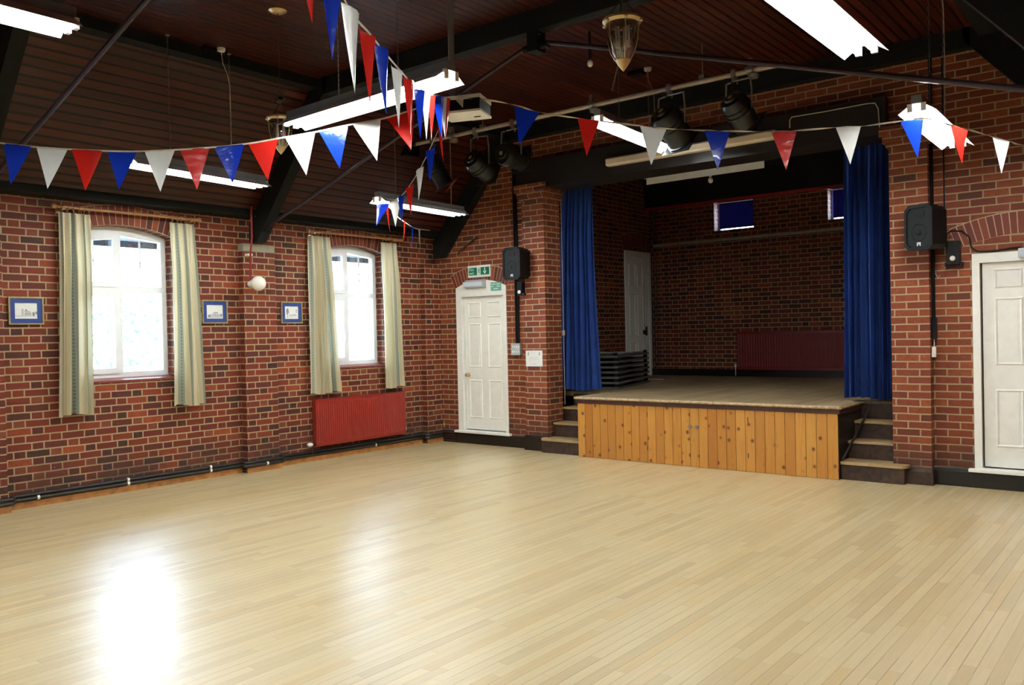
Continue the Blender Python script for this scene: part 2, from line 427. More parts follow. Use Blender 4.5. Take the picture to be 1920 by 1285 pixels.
# ------------------------------------------------------------------ the room
XL, XR, YE, YB = -8.85, -.05, 9.20, -5.0      # wall faces
CX = -4.45; ZC = 4.42
SL = 1.147
def slope_z(x): return 4.25 + SL * (x + 7.60)
XJ = -7.452                                   # where slope meets flat
W = [(4.46, 3.92, 5.00), (7.62, 7.08, 8.16), (1.32, .78, 1.86), (-1.80, -2.34, -1.26)]
ZS0, ZSP, ZCR = 1.19, 2.745, 2.84
def arch_pts(y0, y1, zs, zc, n=14):
    h = (y1 - y0) / 2; r_ = zc - zs; R = (h * h + r_ * r_) / (2 * r_); cy = (y0 + y1) / 2; cz = zc - R
    a0 = math.asin(h / R)
    return [(cy + R * math.sin(a0 - 2 * a0 * i / n), cz + R * math.cos(a0 - 2 * a0 * i / n)) for i in range(n + 1)]
def arch_hole(y0, y1, z0, zs, zc): return [(y0, z0), (y1, z0)] + arch_pts(y0, y1, zs, zc)

b = BM()
holed(b, [(YB, -.1), (YE + .25, -.1), (YE + .25, 3.15), (YB, 3.15)], [arch_hole(a, c, ZS0, ZSP, ZCR) for _, a, c in W], lambda y, z: (XL, y, z), (-.33, 0, 0))
for y0, y1 in ((5.815, 6.26), (2.75, 3.20), (8.86, 9.2), (-.35, .10), (-3.5, -3.05)): box(b, XL - .01, XL + .11, y0, y1, -.05, 2.64)
wl = struct('wall_left', b, M['brick'])
b = BM()
for y0, y1 in ((5.815, 6.26), (2.75, 3.20), (-.35, .10)): box(b, XL + .005, XL + .115, y0, y1, 2.64, 2.735, .006)
struct('stone_pad', b, M['stone'], wl)

# end wall with the proscenium opening and two door openings
OX0, OX1, OZ = -6.72, -2.36, 3.60
D1 = (-8.43, -7.48, .15, 2.27, 2.375); D2 = (-1.64, -.74, .15, 2.27, 2.28)
b = BM()
outer = [(XL - .3, -.1), (OX0, -.1), (OX0, OZ), (OX1, OZ), (OX1, -.1), (XR + .3, -.1), (XR + .3, 3.0), (XR - .1, 3.2), (-1.2, 4.6), (-7.7, 4.6), (XL - .3, 3.2)]
holed(b, outer, [arch_hole(D1[0], D1[1], .0, D1[3], D1[4]), [(D2[0], 0), (D2[1], 0), (D2[1], D2[3]), (D2[0], D2[3])]], lambda x, z: (x, YE, z), (0, .25, 0))
for x0, x1 in ((-7.09, OX0), (OX1, -2.0)):
    box(b, x0, x1, 9.09, YE + .01, -.05, 3.39)
    prism(b, [(x0 - .0, 9.09, 3.39), (x1, 9.09, 3.39), (x1 + .06, 9.03, 3.48), (x0 - .06, 9.03, 3.48)], (0, .17, 0)) if False else None
    box(b, x0 - .02, x1 + .02, 9.06, YE + .27, 3.39, 3.43); box(b, x0 - .045, x1 + .045, 9.035, YE + .28, 3.43, 3.50); box(b, x0 - .07, x1 + .07, 9.01, YE + .29, 3.50, 3.60)
we = struct('wall_far', b, M['brick_end'])
b = BM(); box(b, XR, XR + .3, 1.6, YE + .2, -.1, 3.15); box(b, XR, 2.8, 1.35, 1.6, -.1, 3.15); box(b, 2.55, 2.8, YB, 1.6, -.1, 3.15)
struct('wall_right', b, M['brick_end'])
b = BM()
holed(b, [(-9.2, -.1), (2.8, -.1), (2.8, 3.2), (-1.1, 4.6), (-7.8, 4.6), (-9.2, 3.1)], [], lambda x, z: (x, YB, z), (0, -.3, 0))
struct('wall_near', b, M['brick_end'])
b = BM(); box(b, -9.3, 2.8, YB - .2, 14.2, -.12, 0)
struct('floor', b, M['floor'])
b = BM()
prof = [(XL - .25, 3.125), (-8.58, 3.125), (XJ, ZC), (2 * CX - XJ, ZC), (2 * CX + 8.58, 3.125), (2 * CX - XL + .25, 3.125)]
outp = [(x, YB - .2, z) for x, z in prof] + [(x, YB - .2, z + .12) for x, z in prof[::-1]]
prism(b, outp, (0, YE + .25 - YB + .2, 0)); box(b, XR - .3, 2.8, YB - .2, 1.5, 3.15, 3.25)
struct('ceiling', b, M['ceil'])
# stage house
SX0, SX1, SY, SZ = -7.79, -1.30, 13.81, 4.30
b = BM()
box(b, SX0 - .25, SX0, YE + .25, SY + .25, -.1, 4.4)
hx = (12.93, 13.78)
s_l = struct('wall_stage_left', b, M['brick'])
b = BM(); box(b, SX1, SX1 + .25, YE + .25, SY + .25, -.1, 4.4); struct('wall_stage_right', b, M['brick'])
b = BM(); SW = [(-6.49, -5.77), (-4.52, -3.80)]
holed(b, [(SX0 - .2, -.1), (SX1 + .2, -.1), (SX1 + .2, 4.4), (SX0 - .2, 4.4)], [[(a, 3.31), (c, 3.31), (c, 3.80), (a, 3.80)] for a, c in SW], lambda x, z: (x, SY, z), (0, .3, 0))
struct('wall_stage_back', b, M['brick'])
b = BM(); box(b, SX0 - .2, SX1 + .2, YE + .2, SY + .3, SZ, SZ + .1); struct('ceiling_stage', b, M['blackcloth'])
b = BM(); box(b, SX0, SX1, SY - .14, SY - .10, 3.84, SZ); one('masking_border', b, M['blackcloth'], 'black cloth border across the top of the back wall of the stage', 'stage border')
b = BM(); box(b, SX0, SX1, SY - .09, SY - .002, 3.80, 3.84); struct('trim_1', b, M['redtrim'])
b = BM(); box(b, SX0 + .01, SX1, SY - .03, SY - .001, .765, .885); box(b, SX0, SX0 + .03, YE + .3, 12.88, .765, .885)
struct('baseboard_stage', b, M['skirt'])
# timber trims
b = BM(); box(b, XL, -8.585, YB, YE, 3.045, 3.13); struct('trim_2', b, M['beam'])
b = BM(); box(b, -7.625, -7.375, YB, YE, 4.315, ZC + .01); struct('trim_3', b, M['beam'])
b = BM(); box(b, 2 * CX + 7.375, 2 * CX + 7.625, YB, YE, 4.315, ZC + .01); struct('trim_4', b, M['beam'])
b = BM(); box(b, -.32, XR, YB, YE, 3.045, 3.13); struct('trim_5', b, M['beam'])
b = BM(); box(b, -7.16, -2.38, 9.06, 9.50, 3.53 + .005, 3.92); box(b, -7.16, -2.38, 9.50, 9.56, 3.60, 4.2); struct('trim_6', b, M['lintel'])   # beam over the stage

# baseboards
b = BM()
def skirt_run(x0, x1, y, z): prism(b, [(x0, y - .035, 0), (x0, y - .035, z - .03), (x0, y - .012, z), (x0, y + .01, z), (x0, y + .01, 0)], (x1 - x0, 0, 0))
skirt_run(-8.46, -7.09, YE, .155); skirt_run(-7.10, -6.76, 9.09, .20); skirt_run(-2.0, XR, YE, .17)
struct('baseboard_far', b, M['skirt'])
b = BM(); prism(b, [(-2.30, 9.055, 0), (-2.30, 9.055, .13), (-2.30, 9.09, .16), (-2.30, 9.10, 0)], (.315, 0, 0)); box(b, -2.0, -1.985, 9.06, 9.2, 0, .16)
struct('baseboard_pillar', b, M['scuffed'])
b = BM()
for y0, y1, x in ((-5, 2.73, XL), (3.22, 5.795, XL), (6.28, 8.84, XL), (2.73, 3.22, XL + .11), (5.795, 6.28, XL + .11), (8.84, 9.16, XL + .11)): box(b, x, x + .022, y0, y1, 0, .062)
struct('baseboard_left', b, M['edgewood'])

# brick arches: separate soldier bricks on a mortar bed
def soldier(parent, c0, c1, zs, zc, hgt, n, to3, off, name='brick_arch'):
    h = (c1 - c0) / 2; r_ = zc - zs; R = (h * h + r_ * r_) / (2 * r_); cy = (c0 + c1) / 2; cz = zc - R
    a0 = math.asin(h / R) * 1.0
    bk, bmr = BM(), BM(); off = Vector(off)
    for i in range(n):
        t0 = -a0 + 2 * a0 * i / n; t1 = -a0 + 2 * a0 * (i + 1) / n; g_ = .0045 / R
        q = [(cy + rr * math.sin(t), cz + rr * math.cos(t)) for rr, t in ((R + .001, t0 + g_), (R + .001, t1 - g_), (R + hgt, t1 - g_), (R + hgt, t0 + g_))]
        prism(bk, [to3(*p) for p in q], off)
    pts = [(cy + (R - .0005) * math.sin(-a0 + 2 * a0 * i / n), cz + (R - .0005) * math.cos(-a0 + 2 * a0 * i / n)) for i in range(n + 1)] + \
          [(cy + (R + hgt + .009) * math.sin(a0 - 2 * a0 * i / n), cz + (R + hgt + .009) * math.cos(a0 - 2 * a0 * i / n)) for i in range(n + 1)]
    prism(bmr, [to3(*p) for p in pts], off * .885)
    o = obj(name, bk, M['arch'], parent); obj('mortar_bed', bmr, M['mortar'], parent); return o

# ------------------------------------------------------------------ windows
def window(n, cy, y0, y1, visible=True):
    w = thing('window_%d' % n, None, None, (-9.05, cy, ZS0), kind='structure')
    xf0, xf1 = -9.09, -9.03
    b = BM()
    A = arch_hole(y0, y1, ZS0 + .015, ZSP, ZCR)
    t_ = .055
    holed(b, A, [[(y0 + t_, 1.27), (cy - .028, 1.27), (cy - .028, 2.135), (y0 + t_, 2.135)], [(cy + .028, 1.27), (y1 - t_, 1.27), (y1 - t_, 2.135), (cy + .028, 2.135)],
                 [(y0 + t_, 2.20), (cy - .028, 2.20), (cy - .028, 2.75), (y0 + t_, 2.70)], [(cy + .028, 2.20), (y1 - t_, 2.20), (y1 - t_, 2.70), (cy + .028, 2.75)]],
          lambda y, z: (xf1, y, z), (-.07, 0, 0))
    obj('window_frame', b, M['upvc'], w)
    for z0, z1, z2 in ((1.27, 2.135, 2.135), (2.20, 2.75, 2.70)):       # opening casements on the left of each pair
        ya, yb = y0 + t_ - .012, cy - .028 + .012; k = .045
        b = BM(); holed(b, [(ya, z0 - .012), (yb, z0 - .012), (yb, z1 + .012 if z0 < 2 else z1), (ya, z2 + .012 if z0 < 2 else z2)],
                        [[(ya + k, z0 + k), (yb - k, z0 + k), (yb - k, z1 - k), (ya + k, z2 - k)]], lambda y, z: (xf1 + .016, y, z), (-.03, 0, 0))
        obj('casement', b, M['upvc'], w)
    b = BM()
    for ya, yb, zt in ((y0 + t_, cy - .03, 2.72), (cy + .03, y1 - t_, 2.72)):
        ym = (ya + yb) / 2
        box(b, xf1 - .035, xf1 - .022, ym - .007, ym + .007, 2.2, zt); box(b, xf1 - .035, xf1 - .022, ya, yb, 2.462, 2.472)
    obj('glazing_bar', b, M['upvc'], w)
    for ya, yb in ((y0 + t_, cy - .028), (cy + .028, y1 - t_)):
        b = BM(); box(b, xf1 - .042, xf1 - .038, ya, yb, 1.27, 2.135); obj('glass_pane', b, M['glass'], w)
        b = BM(); box(b, xf1 - .042, xf1 - .038, ya, yb, 2.20, 2.73); obj('glass_pane', b, M['glass'], w)
    b = BM(); box(b, xf1 + .016, xf1 + .035, cy - .075, cy - .045, 1.62, 1.66); box(b, xf1 + .03, xf1 + .045, cy - .068, cy - .052, 1.54, 1.66)
    box(b, xf1 + .016, xf1 + .04, y0 + .12, y0 + .24, 2.15, 2.165); obj('catch', b, M['upvc'], w)
    b = BM(); prism(b, [(xf1 - .01, y0 - .0, 1.215), (XL + .012, y0, 1.192), (XL + .012, y0, 1.168), (xf1 - .01, y0, 1.168)], (0, y1 - y0, 0)); obj('sill', b, M['sillred'], w)
    if visible: soldier(w, y0, y1, ZSP, ZCR, .205, 17, lambda y, z: (XL - .02, y, z), (.024, 0, 0))
    return w
for i, (cy, y0, y1) in enumerate(W): window(i + 1, cy, y0, y1, i < 2)
for i, (a, c) in enumerate(SW):
    w = thing('window_%d' % (5 + i), None, None, ((a + c) / 2, SY, 3.31), kind='structure')
    b = BM(); holed(b, [(a, 3.31), (c, 3.31), (c, 3.8), (a, 3.8)], [[(a + .03, 3.34), (c - .03, 3.34), (c - .03, 3.77), (a + .03, 3.77)]], lambda x, z: (x, SY + .20, z), (0, .05, 0))
    obj('window_frame', b, M['upvc'], w)
    b = BM(); box(b, a + .03, c - .03, SY + .225, SY + .229, 3.34, 3.77); obj('glass_pane', b, M['glass'], w)
    b = BM()
    for k in range(11):
        pass
    box(b, a + .055, c - .004, SY + .10, SY + .106, 3.355, 3.797)
    tube(b, [(a + .055, SY + .103, 3.352), (c - .004, SY + .103, 3.352)], .008, 8)
    one('roller_blind', b, M['blind'], 'navy blind over the high back window %s' % ('nearer the middle of the stage' if i == 0 else 'beside the right blue curtain'), 'window blind', 'navy blinds on the high stage windows')
# ------------------------------------------------------------------ doors
def moulding(b, to3, x0, x1, z0, z1, d=1, w=.018, h=.010):
    """raised frame around a door panel: mitred bead"""
    o = [(x0, z0), (x1, z0), (x1, z1), (x0, z1)]; i_ = [(x0 + w, z0 + w), (x1 - w, z0 + w), (x1 - w, z1 - w), (x0 + w, z1 - w)]; mI = [((a[0] + c[0]) / 2, (a[1] + c[1]) / 2) for a, c in zip(o, i_)]
    for k in range(4):
        k2 = (k + 1) % 4
        A, B_, Cc, D = o[k], o[k2], i_[k2], i_[k]; m0, m1 = mI[k], mI[k2]
        v = [b.verts.new(to3(*p, q)) for p, q in ((A, 0), (B_, 0), (m1, h * d), (m0, h * d), (Cc, 0), (D, 0))]
        b.faces.new((v[0], v[1], v[2], v[3])); b.faces.new((v[3], v[2], v[4], v[5]))
def door(n, x0, x1, zt, panels, arch=None, knob=None, yf=YE, rec=.05):
    d = thing('door_%d' % n, None, None, ((x0 + x1) / 2, yf, .17), kind='structure')
    j = .055; lx0, lx1 = x0 + j + (.07 if arch else .045), x1 - (j + .01 if arch else .01 + j)
    if not arch: lx0 = x0 + .085
    lt = zt - (.13 if arch else .09)
    b = BM()
    top = arch_pts(x0, x1, D1[3], D1[4]) if arch else [(x1, zt + .0), (x0, zt + .0)]
    holed(b, [(x0, .17), (x1, .17)] + top, [[(lx0 - .02, .19), (lx1 + .015, .19), (lx1 + .015, lt), (lx0 - .02, lt)]], lambda x, z: (x, yf - .012, z), (0, .12, 0))
    obj('door_frame', b, M['white'], d)
    b = BM(); box(b, lx0 - .005, lx1 + .005, yf + rec - .012, yf + rec + .03, .205, lt - .003); leaf = obj('door_leaf', b, M['white'], d)
    b = BM()
    for (a0, a1, z0, z1) in panels:
        moulding(b, lambda x, z, q: (x, yf + rec - .012 - q, z), a0, a1, z0, z1, 1, .026, .011)
        box(b, a0 + .045, a1 - .045, yf + rec - .016, yf + rec - .010, z0 + .045, z1 - .045)
    obj('door_panel', b, M['white'], leaf)
    b = BM(); box(b, x0 - .05, x1 + .05, yf - .06, yf + .1, .152, .185, .006); obj('threshold', b, M['white'], d)
    if knob:
        b = BM(); kx, kz = knob; yk = yf + rec - .012
        lathe(b, [(0, 0), (.03, 0), (.032, -.006), (.012, -.012), (.011, -.035), (.026, -.045), (.031, -.058), (.024, -.070), (0, -.075)], (kx, yk, kz), (0, 1, 0), 18); obj('door_knob', b, M['brass'], leaf, True)
    b = BM(); box(b, x0 - .02, x1 + .02, yf + .20, yf + .24, 0, zt + .12); obj('door_backing', b, M['darkwood'], d)
    return d
px0, px1, px2, px3 = -8.20, -7.96, -7.86, -7.62
d1 = door(1, D1[0], D1[1], D1[3], [(a, c, z0, z1) for a, c in ((-8.24, -7.99), (-7.87, -7.62)) for z0, z1 in ((1.83, 2.06), (1.11, 1.75), (.37, .93))], arch=True, knob=(-8.245, 1.0))
soldier(d1, D1[0] - .02, D1[1] + .02, D1[3], D1[4] + .005, .20, 19, lambda x, z: (x, YE + .02, z), (0, -.024, 0))
d2 = door(2, D2[0], D2[1], D2[3], [(a, c, z0, z1) for a, c in ((-1.46, -1.22), (-1.10, -.86)) for z0, z1 in ((1.93, 2.12), (1.19, 1.84), (.40, .96))])
soldier(d2, D2[0] - .12, D2[1] + .12, 2.33, 2.44, .205, 20, lambda x, z: (x, YE + .02, z), (0, -.024, 0))
# stage side door, on the left wall of the stage
d3 = thing('door_3', None, None, (SX0, 13.36, .765), kind='structure')
b = BM()
holed(b, [(12.90, .765), (13.80, .765), (13.80, 3.02), (12.90, 3.02)], [[(12.97, .77), (13.72, .77), (13.72, 2.93), (12.97, 2.93)]], lambda y, z: (SX0 + .03, y, z), (-.05, 0, 0)); obj('door_frame', b, M['white'], d3)
b = BM(); box(b, SX0, SX0 + .012, 12.97, 13.57, .78, 2.925); obj('door_leaf', b, M['white'], d3)
b = BM()
for ya, yb in ((13.02, 13.25), (13.31, 13.53)):
    for z0, z1 in ((2.38, 2.80), (1.50, 2.25), (.90, 1.38)): moulding(b, lambda y, z, q: (SX0 + .012 + q, y, z), ya, yb, z0, z1, 1, .03, .012)
obj('door_panel', b, M['white'], d3)
b = BM(); box(b, SX0 + .01, SX0 + .03, 13.50, 13.60, 1.52, 1.60); box(b, SX0 + .03, SX0 + .05, 13.56, 13.60, 1.50, 1.66); obj('door_latch', b, M['bronze'], d3)
b = BM(); box(b, SX0, SX0 + .006, 13.572, 13.590, .78, 2.92); obj('door_gap', b, M['blackcloth'], d3)
b = BM(); box(b, SX0, SX0 + .02, 13.59, 13.72, .78, 2.925); obj('door_stile', b, M['white'], d3)
soldier(d3, 12.90, 13.80, 3.03, 3.10, .26, 16, lambda y, z: (SX0 - .02, y, z), (.024, 0, 0))

# ------------------------------------------------------------------ roof trusses with tie rods
def truss(y, label, n):
    t = thing('roof_truss', label, 'roof truss', (CX, y, ZC), 'dark timber roof trusses with iron tie rods')
    for s in (-1, 1):
        fx = lambda x: x if s < 0 else 2 * CX - x
        b = BM()
        lo = lambda x: 2.76 + SL * (x + 8.59)
        pts = [(-8.73, 2.74), (-8.58, 2.74), (-7.24, lo(-7.24)), (-7.24, ZC), (XJ, ZC), (-8.73, slope_z(-8.73))]
        prism(b, [(fx(x), y - .065, z) for x, z in pts], (0, .13, 0)); obj('rafter', b, M['beam'], t)
        if n != 3: b = BM(); tube(b, [(fx(-8.50), y, 2.90), (fx(CX - .10), y, 4.13)], .021, 10); obj('tie_rod', b, M['rodp'], t, True)
        b = BM(); obox(b, (fx(-8.50), y, 2.90), (.7, 0, .3), (0, 1, 0), (-.3, 0, .7), .16, .09, .14); obj('foot_plate', b, M['beam'], t)
    b = BM(); box(b, -7.30, 2 * CX + 7.30, y - .065, y + .065, 4.235, ZC + .005); obj('collar', b, M['beam'], t)
    if n == 3: return t
    b = BM(); box(b, CX - .05, CX + .05, y - .07, y + .07, 4.06, 4.24); tube(b, [(CX - .13, y, 4.11), (CX + .13, y, 4.11)], .032, 10); ball(b, (CX + .09, y - .07, 4.19), .014); ball(b, (CX - .09, y - .05, 4.10), .012)
    obj('bracket', b, M['beam'], t)
    return t
truss(5.965, 'dark timber truss crossing above the middle of the hall floor', 1)
truss(2.90, 'dark timber truss nearest the camera, its left foot at the far left', 2)
truss(9.10, 'dark timber truss flat against the stage end wall', 3)
truss(-.17, 'dark timber truss behind the camera', 4)

# ------------------------------------------------------------------ stage
st = thing('stage', 'raised wooden stage with orange pine tongue and groove front', 'stage', (CX, 8.92, 0))
ZT = .765; FX0, FX1, FY = -6.11, -2.85, 8.91
b = BM(); box(b, FX0 + .01, FX1 - .01, FY + .03, 9.75, .70, ZT); box(b, SX0 + .03, SX1 - .03, 9.75, SY - .03, .70, ZT); obj('stage_deck', b, M['stage_floor'], st)
b = BM(); n = 29; ww = (FX1 - FX0) / n
for i in range(n): box(b, FX0 + i * ww + .0022, FX0 + (i + 1) * ww - .0022, FY, FY + .02, .003, .70, .0015)
fp = obj('front_panel', b, M['pine'], st)
b = BM(); box(b, FX0 + .002, FX1 - .002, FY + .012, FY + .03, 0, .70)
for s_, x in ((-1, FX0), (1, FX1)):
    box(b, x - (0 if s_ < 0 else .02), x + (.02 if s_ < 0 else 0), FY + .02, 9.75, 0, .70)
obj('side_panel', b, M['darkwood'], st)
b = BM(); tube(b, [(FX0 - .03, FY - .02, ZT - .013), (FX1 + .03, FY - .02, ZT - .013)], .017, 10); tube(b, [(FX1 + .03, FY - .02, ZT - .013), (FX1 + .03, 9.72, ZT - .013)], .017, 10); tube(b, [(FX0 - .03, FY - .02, ZT - .013), (FX0 - .03, 9.72, ZT - .013)], .017, 10)
box(b, FX0 - .03, FX1 + .03, FY - .02, FY + .05, ZT - .03, ZT + .002); obj('nosing', b, M['nosing'], st, True)
b = BM(); box(b, FX0 - .02, FX1 + .02, FY - .010, FY + .012, .685, ZT - .03); box(b, FX1 + .0, FX1 + .022, FY, 9.72, .685, ZT - .03); box(b, FX0 - .022, FX0, FY, 9.72, .685, ZT - .03); obj('cover_mould', b, M['cover'], st)
for x in (-4.525, -4.435):
    b = BM(); lathe(b, [(0, 0), (.012, 0), (.010, -.02), (.021, -.028), (.021, -.036), (0, -.042)], (x, FY, .47), (0, 1, 0), 14); obj('knob', b, M['metalgrey'], fp, True)
for x in (-5.10, -3.83):
    for z in (.18, .58): b = BM(); box(b, x - .004, x + .004, FY - .003, FY + .001, z - .03, z + .03); obj('hinge', b, M['blackmetal'], fp)

def steps(x0, x1, xin, label):
    """four risers up from the hall floor beside the stage"""
    t = thing('stage_steps', label, 'steps', ((x0 + x1) / 2, 8.95, 0), 'wooden steps at the ends of the stage')
    L = x0 < -5
    a0, a1 = (x0, x1)
    ys = [8.95, 9.20, 9.44, 9.68]
    for i in range(4):
        z1 = .19 * (i + 1); z0 = .19 * i
        xa, xb = (a0, a1) if i == 0 else ((xin, a1) if L else (a0, xin))
        b = BM(); box(b, xa + .03 if (i == 0 and L) else xa, xb - .03 if (i == 0 and not L) else xb, ys[i] + .02, ys[i] + (.27 if i < 3 else .09), z0, z1 - .028); obj('riser', b, M['scuffed'], t)
        if i < 3:
            b = BM(); ye = ys[i + 1] + .03
            if i == 0:
                # rounded outer end that wraps in front of the pillar
                c = xa + .09 if L else xb - .09
                pts = [(xb, 9.08), (xb, ye)] if False else None
                if L: poly = [(xb, ys[0]), (xb, ye), (xin + .0, ye), (xin, 9.085), (xa, 9.085)] + [(c - .09 * math.cos(t_), ys[0] + .07 - .07 * math.sin(t_)) for t_ in (0, .5, 1.0, 1.57)]
                else: poly = [(xa, ys[0])] + [(c + .09 * math.sin(t_), ys[0] + .07 - .07 * math.cos(t_)) for t_ in (0, .5, 1.0, 1.57)] + [(xb, 9.085), (xin, 9.085), (xin, ye), (xa, ye)]
                prism(b, [(x, y, z1 - .03) for x, y in poly], (0, 0, .03))
            else: box(b, xa, xb, ys[i] - .0, ye, z1 - .03, z1, .006)
            obj('tread', b, M['tread'], t)
    return t
steps(-6.77, -6.12, -6.715, 'dark steps with worn treads up to the left end of the stage')
steps(-2.845, -2.20, -2.365, 'dark steps with worn treads up to the right end of the stage')
b = BM(); tube(b, [(-2.835, 8.99, .20), (-2.70, 9.58, .74)], .012, 8); one('step_rail', b, M['darkwood'], 'thin dark slanting batten against the stage side by the right steps', 'rail')

# ------------------------------------------------------------------ curtains
def cloth(bm, top0, top1, bot0, bot1, z0, z1, plane, pleats, amp, uvs, rep, nu=110, nv=14, seed=0, sway=0.0, facing=1, flare=1.0):
    """hanging pleated sheet. plane: 'x' (along y) or 'y' (along x); z0 bottom, z1 top"""
    rnd = random.Random(seed); ph = [rnd.uniform(0, 6.28) for _ in range(4)]; rows = []
    uvl = bm.loops.layers.uv.verify(); base = plane[1]
    for j in range(nv + 1):
        t = j / nv; z = z1 + (z0 - z1) * t; row = []
        a, c = top0 + (bot0 - top0) * t ** 1.3, top1 + (bot1 - top1) * t ** 1.3
        for i in range(nu + 1):
            s = i / nu
            w = s + .02 * math.sin(2 * PI * s * 2 + ph[0] + t) / 1
            fold = math.sin(2 * PI * pleats * w + ph[1] + .5 * math.sin(3 * t + ph[2])) + .35 * math.sin(2 * PI * pleats * 1.7 * w + ph[3] + t * 1.2)
            k = amp * (.45 + .55 * min(1, t * 4)) * (1 + .4 * t * flare)
            off = base + facing * (k * (fold * .7 + .6)) + sway * t
            pos = a + (c - a) * s + .18 * k * math.cos(2 * PI * pleats * w + ph[1])
            zz = z + (.012 * math.sin(7 * s + ph[2]) * t)
            row.append(bm.verts.new((off, pos, zz) if plane[0] == 'x' else (pos, off, zz)))
        rows.append(row)
    for j in range(nv):
        for i in range(nu):
            f = bm.faces.new((rows[j][i], rows[j][i + 1], rows[j + 1][i + 1], rows[j + 1][i])); f.smooth = True
            for lp, (ii, jj) in zip(f.loops, ((i, j), (i + 1, j), (i + 1, j + 1), (i, j + 1))): lp[uvl].uv = (uvs + rep * ii / nu, jj / nv)
def curtain(top, bot, seed, label, uvs):
    b = BM(); cloth(b, top[0], top[1], bot[0], bot[1], .872, 2.905, ('x', XL + .075), 4.6, .048, uvs, 2.9, seed=seed)
    o = one('window_curtain', b, M['curtain'], label, 'curtain', 'cream striped window curtains', smooth=True)
    return o
CUR = [((3.74, 4.05), (3.67, 4.03), 1, 'cream and grey-blue striped curtain at the left side of the near window', .15),
       ((4.91, 5.21), (4.88, 5.28), 2, 'cream and grey-blue striped curtain at the right side of the near window', .70),
       ((6.80, 7.13), (6.78, 7.24), 3, 'cream striped curtain at the left side of the window over the red radiator', .22),
       ((8.02, 8.34), (8.01, 8.40), 4, 'cream striped curtain at the right side of the window over the red radiator', .45)]
for a, c, s_, l, u_ in CUR: curtain(a, c, s_, l, u_)
def pole(y0, y1, spans, label):
    t = thing('curtain_pole', label, 'curtain pole', (XL + .11, (y0 + y1) / 2, 2.955), 'wooden curtain poles'); x = XL + .125; z = 2.955
    b = BM(); tube(b, [(x, y0 + .04, z), (x, y1 - .04, z)], .0145, 12); rod = obj('rod', b, M['pole'], t, True)
    for y, s in ((y0 + .045, -1), (y1 - .045, 1)):
        b = BM(); lathe(b, [(.0, -.01), (.016, -.01), (.019, .0), (.014, .006), (.022, .016), (.030, .034), (.024, .052), (.010, .060), (0, .062)], (x, y, z), (0, s, 0), 14); obj('finial', b, M['pole'], rod, True)
    for y in (y0 + .10, y1 - .10):
        b = BM(); box(b, XL, x, y - .012, y + .012, z - .03, z - .015); box(b, XL, XL + .012, y - .02, y + .02, z - .055, z + .03); obj('pole_bracket', b, M['pole'], t)
    for a, c in spans:
        for k in range(6):
            y = a + .02 + (c - a - .04) * k / 5; b = BM()
            tube(b, [(x + .025 * math.cos(q), y + .004 * math.sin(q), z - .004 + .025 * math.sin(q)) for q in [2 * PI * i / 14 for i in range(15)]], .0038, 6, False)
            box(b, x - .002, x + .002, y - .002, y + .002, z - .05, z - .028); obj('curtain_ring', b, M['pole'], t, True)
pole(3.67, 5.26, ((3.74, 4.05), (4.91, 5.21)), 'honey coloured wooden curtain pole over the near window')
pole(6.77, 8.40, ((6.80, 7.13), (8.02, 8.34)), 'honey coloured wooden curtain pole over the window with the radiator')
b = BM(); cloth(b, -6.78, -6.29, -6.82, -6.23, .80, 3.60, ('y', 9.66), 7, .07, 0, 1, nu=150, seed=8, facing=-1); one('stage_curtain', b, M['blue'], 'royal blue stage curtain gathered at the left side of the opening', 'curtain', 'blue stage curtains', smooth=True)
b = BM(); cloth(b, -2.97, -2.45, -2.98, -2.46, .80, 3.66, ('y', 9.66), 7, .075, 0, 1, nu=150, seed=11, facing=-1); one('stage_curtain', b, M['blue'], 'royal blue stage curtain gathered at the right side of the opening', 'curtain', 'blue stage curtains', smooth=True)
b = BM(); tube(b, [(-6.70, 9.47, .60), (-6.70, 9.47, 3.5)], .004, 6); box(b, -6.715, -6.685, 9.455, 9.485, 1.55, 1.62); one('pull_line', b, M['flex'], 'thin curtain pull line down the side of the left brick pillar', 'cord')

